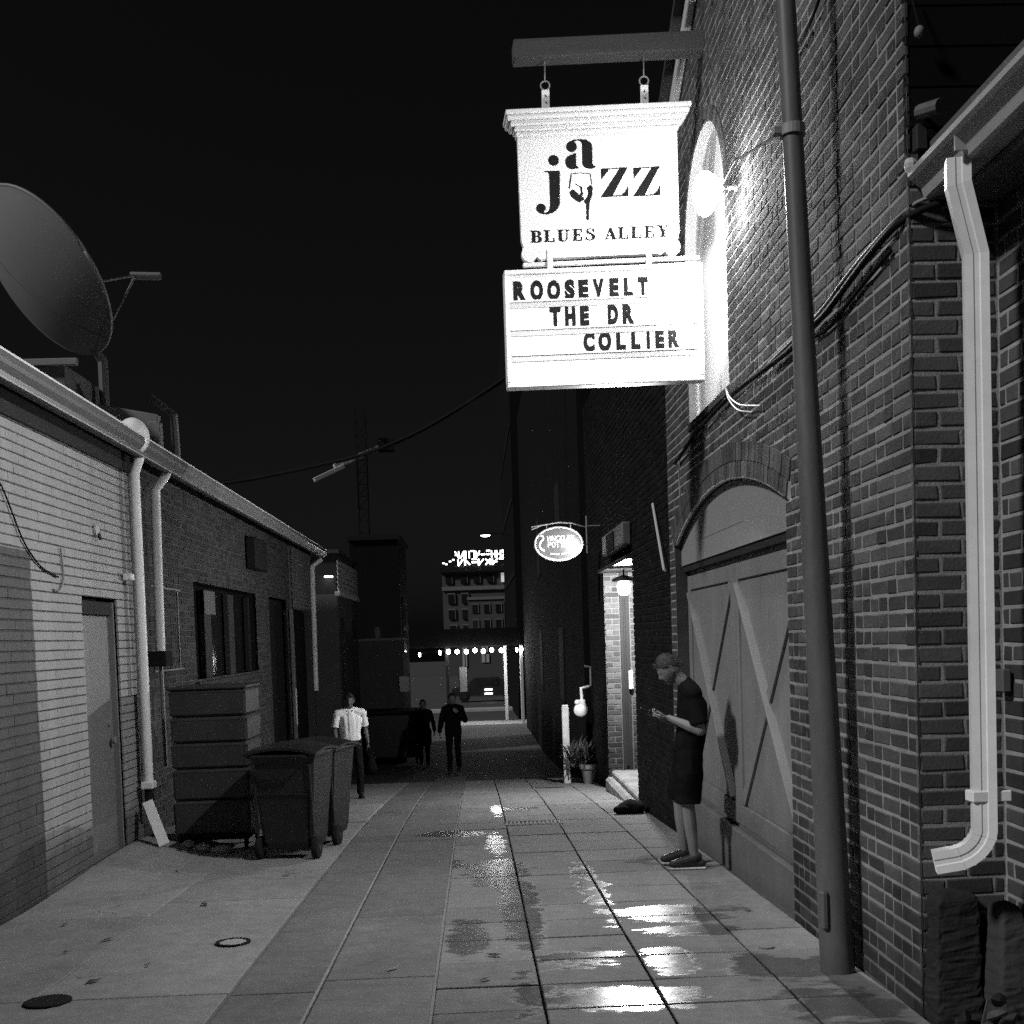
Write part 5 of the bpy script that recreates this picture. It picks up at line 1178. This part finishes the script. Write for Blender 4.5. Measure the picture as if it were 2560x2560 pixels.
pa = (F.l, (F.f*.9+Vector((0, 0, .35))).normalized(), (Vector((0, 0, .9))-F.f*.35).normalized())
MB().frame(ph, pa, (.037, .075, .005), .003).build('case', M['rubber'], t); MB().frame(ph+pa[2]*.0056, pa, (.033, .068, .0006)).build('screen', M['glass'], t)
# man in the white shirt walking towards us
F = Fig('person', (-1.90, 16.5, gz(-1.8, 16.5)+.01), (.30, -1), .89, 'man in a white short-sleeved shirt walking up behind the bins', 1.08)
J = dict(head=(-.01, .06, 1.62), hf=(-.2, .97, -.1), hu=(0, .12, 1), neck=(0, .02, 1.47), chest=(0, .02, 1.29), waist=(0, .02, 1.06), pelvis=(0, 0, .93),
         shL=(.20, .02, 1.41), elL=(.25, -.09, 1.14), wrL=(.275, -.02, .90), hdL=(0, .15, -1), pnL=(-.9, 0, 0), shR=(-.20, .02, 1.41), elR=(-.25, .02, 1.13), wrR=(-.25, .18, .93), hdR=(0, .2, -1), pnR=(.9, 0, 0), curl=.7,
         hpL=(.09, 0, .90), knL=(.09, .20, .50), anL=(.08, .26, .09), toL=(.08, .41, .05), hpR=(-.09, 0, .90), knR=(-.09, .0, .48), anR=(-.09, -.30, .17), toR=(-.09, -.19, .04))
build_person(F, J, M['dark_skin'], dict(top=M['white_cloth'], bottom=M['dark_cloth'], shoe=M['shoe'], hair=M['hair'], sleeve=.8, leg='long', collar=True, hem=.7, ease=.016, fold=.004))
hb = F.P(.29, .03, .58); t = thing('shoulder_bag', hb, 'dark soft bag hanging from the hand of the man in white', 'bag')
b = MB(); b.cap(F.P(.27, .0, .64), F.P(.27, .0, .46), .07, .11); b.cap(F.P(.29, .06, .64), F.P(.29, .06, .48), .06, .10); remesh(b, 'pouch', M['black_cloth'], t, .012, 2)
MB().tube([F.P(.28, -.03, .66), F.P(.287, .05, .82), F.P(.285, .10, .66)], .010, 6).build('strap', M['black_cloth'], t)
F = Fig('person', (-1.33, 27.2, gz(-1.3, 27.2)), (.05, -1), .92, 'woman in a dark open coat walking beside the tall man in the dark')
J2 = dict(head=(0, .03, 1.63), hf=(.05, 1, -.05), hu=(0, .05, 1), neck=(0, .0, 1.47), chest=(0, 0, 1.29), waist=(0, 0, 1.06), pelvis=(0, 0, .93),
          shL=(.18, 0, 1.41), elL=(.26, -.05, 1.14), wrL=(.29, .02, .90), hdL=(0, .15, -1), pnL=(-.9, 0, 0), shR=(-.18, 0, 1.41), elR=(-.26, -.02, 1.14), wrR=(-.30, .08, .91), hdR=(0, .2, -1), pnR=(.9, 0, 0), curl=.6,
          hpL=(.09, 0, .90), knL=(.09, .08, .50), anL=(.08, .12, .09), toL=(.08, .27, .03), hpR=(-.09, 0, .90), knR=(-.09, .02, .50), anR=(-.09, -.16, .11), toR=(-.09, -.02, .03))
build_person(F, J2, M['skin'], dict(top=M['black_cloth'], bottom=M['black_cloth'], shoe=M['shoe'], hair=M['hair'], sleeve=1.5, leg='long', coat=True, hem=1, hairback=.7, ease=.02))
F = Fig('person', (-.53, 24.0, gz(-.5, 24)), (-.05, -1), .985, 'tall man in dark clothes walking beside the woman, one hand raised')
J3 = dict(J2); J3.update(elL=(.27, .06, 1.16), wrL=(.12, .24, 1.32), hdL=(-.5, .4, .7), pnL=(-.3, -.9, 0), knR=(-.09, .10, .50), anR=(-.09, .14, .09), toR=(-.09, .29, .03), knL=(.09, .02, .5), anL=(.09, -.15, .11), toL=(.09, -.01, .03))
build_person(F, J3, M['skin'], dict(top=M['black_cloth'], bottom=M['black_cloth'], shoe=M['shoe'], hair=M['hair'], sleeve=1.5, leg='long', hem=1.1, ease=.03))

# ------------------------------------------------------------------ left, beyond the brick wing
l2 = thing('weatherboarded_building', (-2.95, 26.5, -1.5), 'small building with pale weatherboards over brick past the brown wing', 'building')
MB().box(-9, -2.98, 24.4, 28.4, -2.2, 2.62).build('wall', M['left_brick'], l2); MB().box(-9, -2.99, 24.42, 28.38, 2.63, 3.5).build('upper_wall', M['dark_trim'], l2)
for i in range(6): MB().frame((-2.955, 26.4, 2.72+i*.118), ((math.cos(.2), 0, math.sin(.2)), (0, 1, 0), (-math.sin(.2), 0, math.cos(.2))), (.010, 2.0, .055), .002).build('weatherboard', M['frame'], l2)
MB().box(-3.02, -2.90, 24.3, 28.5, 2.56, 2.66, .01).build('band', M['frame'], l2); MB().box(-9, -2.9, 24.3, 28.5, 3.5, 3.58).build('roof', M['roof'], l2)
for yy in (24.9, 27.2): w_ = MB().box(-2.978, -2.965, yy, yy+.5, .4, 2.1).build('window', M['glass'], l2)
sl_ = thing('wall_lamp', (-3.14, 24.3, 2.99), 'small lit lamp on the end wall of the weatherboarded building', 'light')
MB().box(-3.26, -3.04, 24.2, 24.4, 3.01, 3.06, .01).build('shade', M['dark_trim'], sl_); MB().box(-3.23, -3.05, 24.24, 24.38, 2.975, 3.005, .01).build('lens', M['small'], sl_)
l3 = thing('tall_left_building', (-3, 35, -1.7), 'tall black building standing behind the pale low wall on the left', 'building')
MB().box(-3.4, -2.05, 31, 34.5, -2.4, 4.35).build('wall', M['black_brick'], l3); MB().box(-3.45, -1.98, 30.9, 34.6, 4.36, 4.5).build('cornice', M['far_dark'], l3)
w_ = MB().box(-2.045, -2.03, 31.8, 33.2, 1.2, 2.6).build('window', M['glass'], l3); MB().box(-2.046, -2.0, 31.7, 33.3, 2.61, 2.75).build('lintel', M['far_dark'], w_)
lw = thing('yard_wall', (-2.5, 29.2, -1.6), 'plain grey yard wall behind the dumpster', 'wall')
MB().box(-3.1, -1.9, 29.0, 29.3, -2.2, 1.55).build('face', M['left_brick'], lw); MB().box(-3.14, -1.86, 28.97, 29.33, 1.55, 1.62, .01).build('coping', M['siding'], lw); MB().lathe([(.08, 0), (.09, .2), (.05, .3)], (-2.55, 29.15, 1.62), (0, 0, 1), 10).build('finial', M['siding'], lw)
MB().box(-2.0, -1.75, 28.9, 28.96, .2, .6).build('notice', M['frame'], lw)
du = thing('dumpster', (-2.15, 27.9, -1.6), 'long black dumpster against the yard wall', 'dumpster'); gd_ = gz(-2, 28)
b = MB(); b.frame((-2.15, 28.2, gd_+.72), ((1, 0, 0), (0, 1, 0), (0, 0, 1)), (.72, .55, .55), .03, .93); b.build('body', M['black_plastic'], du); MB().frame((-2.15, 28.2, gd_+1.33), ((1, 0, 0), (0, 1, 0), (0, 0, 1)), (.76, .6, .03), .015).build('lid', M['rubber'], du)
for x in (-2.75, -1.55): MB().lathe([(.08, -.03), (.08, .03)], (x, 27.75, gd_+.09), (1, 0, 0), 12).build('wheel', M['rubber'], du)
# canopy with string of bulbs across the alley
cn = thing('passage_canopy', (0, 41, -1.7), 'dark timber canopy with white posts spanning the end of the alley', 'canopy')
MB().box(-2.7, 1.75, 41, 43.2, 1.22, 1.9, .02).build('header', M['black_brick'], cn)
for (x, y, m_) in ((1.72, 41.05, M['frame']), (1.17, 43.0, M['white_paint']), (-1.05, 41.1, M['dark_trim'])): MB().box(x-.06, x+.06, y, y+.14, -1.9, 1.215, .01).build('post', m_, cn)
MB().box(-.62, -.34, 42.0, 42.12, -.5, .45, .01).build('hanging_panel', M['siding'], cn)
st = thing('string_lights', (0, 41, 1.1), 'string of lit globe bulbs under the dark canopy', 'string lights')
bx = [-2.05, -1.30, -.98, -.66, -.32, .0, .31, .62, .98, 1.55, 1.74]
pts = [(x, 40.9, 1.14-.05*abs(math.sin(i*1.3))-(.1 if i in (0,) else 0)) for i, x in enumerate(bx)]
MB().tube(pts, .012, 5).build('flex', M['cable'], st)
for i, p in enumerate(pts): MB().ell((p[0], 40.9, p[2]-.05), .075 if 1 < i < 9 else .04, .07, .085, 10, 8).build('bulb', M['bulb'], st, smooth=True)
lamp('bulb_glow', 'POINT', (.6, 41.4, .95), 150, .3, None, None, 1, st)
# street lamp over the roofs
sp = thing('street_lamp', (1.7, 46, 5.8), 'far street lamp glowing on an arm above the canopy', 'street lamp')
MB().tube([(1.74, 46, 5.75), (1.2, 46, 5.86), (.75, 46, 5.86)], .03, 6).build('arm', M['far_dark'], sp); MB().frame((.6, 46, 5.83), ((1, 0, 0), (0, 1, 0), (0, 0, 1)), (.22, .1, .05), .03).build('head', M['far_dark'], sp); MB().ell((.6, 46, 5.78), .2, .09, .06).build('globe', M['street'], sp, smooth=True)
# street beyond: brick row and parked car
br = thing('street_building', (1, 75, -2.5), 'dim brick street front seen through the canopy at the alley end', 'building')
MB().box(-1.2, 3.2, 75, 84, -3, 1.7).build('wall', M['facade'], br); MB().box(-1.3, 3.3, 74.8, 75, 1.45, 1.7).build('cornice', M['frame'], br)
for (x, zz, w, h, m_) in ((.45, .55, .45, .5, M['frame']), (.45, -.15, .5, .55, M['frame']), (1.9, -.1, .42, .4, M['dimlit']), (1.95, .5, .38, .5, M['frame']), (2.0, -2.1, .45, 1.3, M['dimlit']), (-.85, -.4, .3, 1.3, M['frame']), (.5, -1.6, .5, .4, M['frame'])):
    w_ = MB().box(x, x+w, 74.94, 74.99, zz, zz+h).build('window', m_, br); MB().box(x+w*.46, x+w*.54, 74.92, 74.938, zz, zz+h).build('glazing_bar', M['far_dark'], w_)
car = thing('parked_car', (.6, 66, -2.2), 'dark parked car on the street beyond the canopy', 'car'); gc = gz(.6, 66)
prof_ = [(-2.1, .35), (-2.15, .75), (-1.3, .88), (-.75, 1.38), (.8, 1.4), (1.4, .92), (2.1, .82), (2.15, .35)]
MB().poly([(.6+x*.95, 65.2, gc+z) for x, z in prof_], (0, 1.7, 0)).build('body', M['black_plastic'], car)
for x in (-1.3, 1.3): w_ = MB().lathe([(.2, -.1), (.33, -.08), (.33, .08), (.2, .1)], (.6+x, 65.25, gc+.33), (0, 1, 0), 16).build('wheel', M['rubber'], car); MB().lathe([(.17, -.115), (.17, .1)], (.6+x, 65.25, gc+.33), (0, 1, 0), 12).build('rim', M['black_plastic'], w_)
MB().box(.05, 1.3, 65.17, 65.19, gc+.95, gc+1.3).build('side_window', M['glass'], car); MB().box(.5, .95, 65.15, 65.19, gc+.66, gc+.74).box(.5, .95, 65.15, 65.19, gc+.42, gc+.50).build('headlight', M['small'], car)
# hotel with lit roof letters
ht = thing('hotel_tower', (1, 204, -6), 'far multi-storey brick hotel with rows of windows and roof letters', 'building')
MB().box(-5.6, 8.0, 205, 225, -8, 14.6).build('wall', M['facade'], ht); MB().box(-6.0, 8.2, 204.2, 205, 13.7, 14.6).build('cornice', M['far_dark'], ht); MB().box(-5.7, 8.1, 204.6, 205, 10.4, 11.1).build('band', M['siding'], ht)
MB().box(-1.0, 5.6, 200, 204.5, -8, 8.8).build('wing', M['facade'], ht); MB().box(-1.1, 5.7, 199.8, 200, 8.4, 8.9).build('wing_cornice', M['siding'], ht)
for (x, z_, wf_) in [(-5.0, 11.7, 1), (-2.2, 11.7, 1), (.2, 11.7, 1), (2.7, 11.7, 1), (5.3, 11.7, 2), (-4.6, 8.0, 1), (-2.1, 8.0, 1), (-4.6, 5.1, 1), (-2.1, 5.1, 1), (-4.4, 2.2, 1), (-2.0, 2.2, 1), (6.0, 5.5, 1), (6.2, 2.2, 2), (7.0, 8.0, 1), (6.6, 11.7, 1), (-4.4, -1, 1), (-2.0, -1, 1)]:
    w_ = MB().box(x, x+1.1, 204.7, 204.95, z_, z_+1.7).build('window', M['dimlit'] if wf_ == 2 else M['glass'], ht); MB().box(x-.15, x+1.25, 204.75, 204.98, z_+1.71, z_+1.9).box(x+1.11, x+1.3, 204.75, 204.98, z_, z_+1.70).build('frame', M['siding'], w_)
for z_ in (6.0, 3.2, .4):
    for x in (-.2, 1.9, 4.0): w_ = MB().box(x, x+1.0, 199.85, 199.98, z_, z_+1.5).build('window', M['glass'], ht); MB().box(x-.12, x+1.12, 199.86, 199.99, z_+1.51, z_+1.68).box(x+1.01, x+1.15, 199.86, 199.99, z_, z_+1.50).build('frame', M['siding'], w_)
rsn = thing('rooftop_sign', (1, 204, 14.8), 'two rows of blurred lit white letters on the hotel roof', 'sign'); r_ = random.Random(8)
for (z0, z1, x0, x1, n_) in ((16.2, 17.5, -3.2, 7.4, 11), (14.9, 16.0, -2.7, 7.4, 8)):
    for i in range(n_):
        x = x0+(x1-x0)*(i+.5)/n_; w = (x1-x0)/n_*.36; b = MB()
        for k in range(3):
            a = r_.choice([(-1, 0, -1, 1), (1, 0, 1, 1), (-1, 1, 1, .1), (-1, .5, 1, .5), (-1, 1, 1, 1), (-1, 0, 1, 1)]); b.bar((x+a[0]*w, 204, z0+a[1]*(z1-z0)), (x+a[2]*w, 204, z0+a[3]*(z1-z0)+.001), .2, .22)
        b.build('letter', M['neon'], rsn)
for i, (x, zz) in enumerate([(-5.4, 15.3), (-4.9, 15.1), (-4.2, 15.6), (-3.6, 15.9)]): MB().box(x, x+.4, 203.9, 204.1, zz, zz+.22).build('letter', M['neon'], rsn)
MB().box(-3.4, 7.6, 204.3, 204.5, 14.6, 15.0).build('support', M['far_dark'], rsn)
# tower crane and overhead wires
cr = thing('tower_crane', (-21, 230, -6), 'faint lattice tower crane against the night sky', 'crane')
def lattice(b, p, q, w, n_, r_=.12):
    p = Vector(p); q = Vector(q); d = (q-p).normalized(); a = d.cross(Vector((0, 1, 0))).normalized()*w/2; c = d.cross(a).normalized()*w/2; cs = [a+c, a-c, -a-c, -a+c]
    for e in cs: b.bar(p+e, q+e, r_*2, r_*2)
    for i in range(n_):
        u = p.lerp(q, i/n_); v = p.lerp(q, (i+1)/n_)
        for k in range(4): b.bar(u+cs[k], v+cs[(k+1) % 4], r_, r_); b.bar(v+cs[k], v+cs[(k+1) % 4], r_, r_)
b = MB(); lattice(b, (-22, 230, -6), (-22, 230, 49), 2.0, 22); b.build('mast', M['far_dark'], cr)
b = MB(); b.bar((-31.5, 227, 34.6), (-25.5, 229, 37.6), 1.2, .9, .1).bar((-27.5, 228.5, 37.4), (-17.5, 232, 42), 1.2, 1.1, .1); b.build('jib', M['frame'], cr); MB().box(-18.5, -15.5, 231, 234, 41, 43.5).build('counterweight', M['far_dark'], cr)
wire([(-7.5, 20, 4.2), (-4.2, 20, 4.45), (-2.7, 20, 4.72), (-1.74, 20, 4.92), (-.77, 20, 5.3), (.6, 20, 6.1), (1.85, 20, 7.0)], .035, M['cable'], 'thick black overhead cable sagging across the alley', nm='overhead_cable')
wire([(-7.5, 22, 4.6), (-3.5, 22, 4.9), (-1.5, 22, 5.3), (1.85, 22, 7.2)], .014, M['cable'], 'thin overhead wire above the thick sagging cable', 'wire', nm='overhead_cable')
print('objects', len(bpy.data.objects), 'tris', sum(len(o.data.polygons) for o in bpy.data.objects if o.type == 'MESH'))
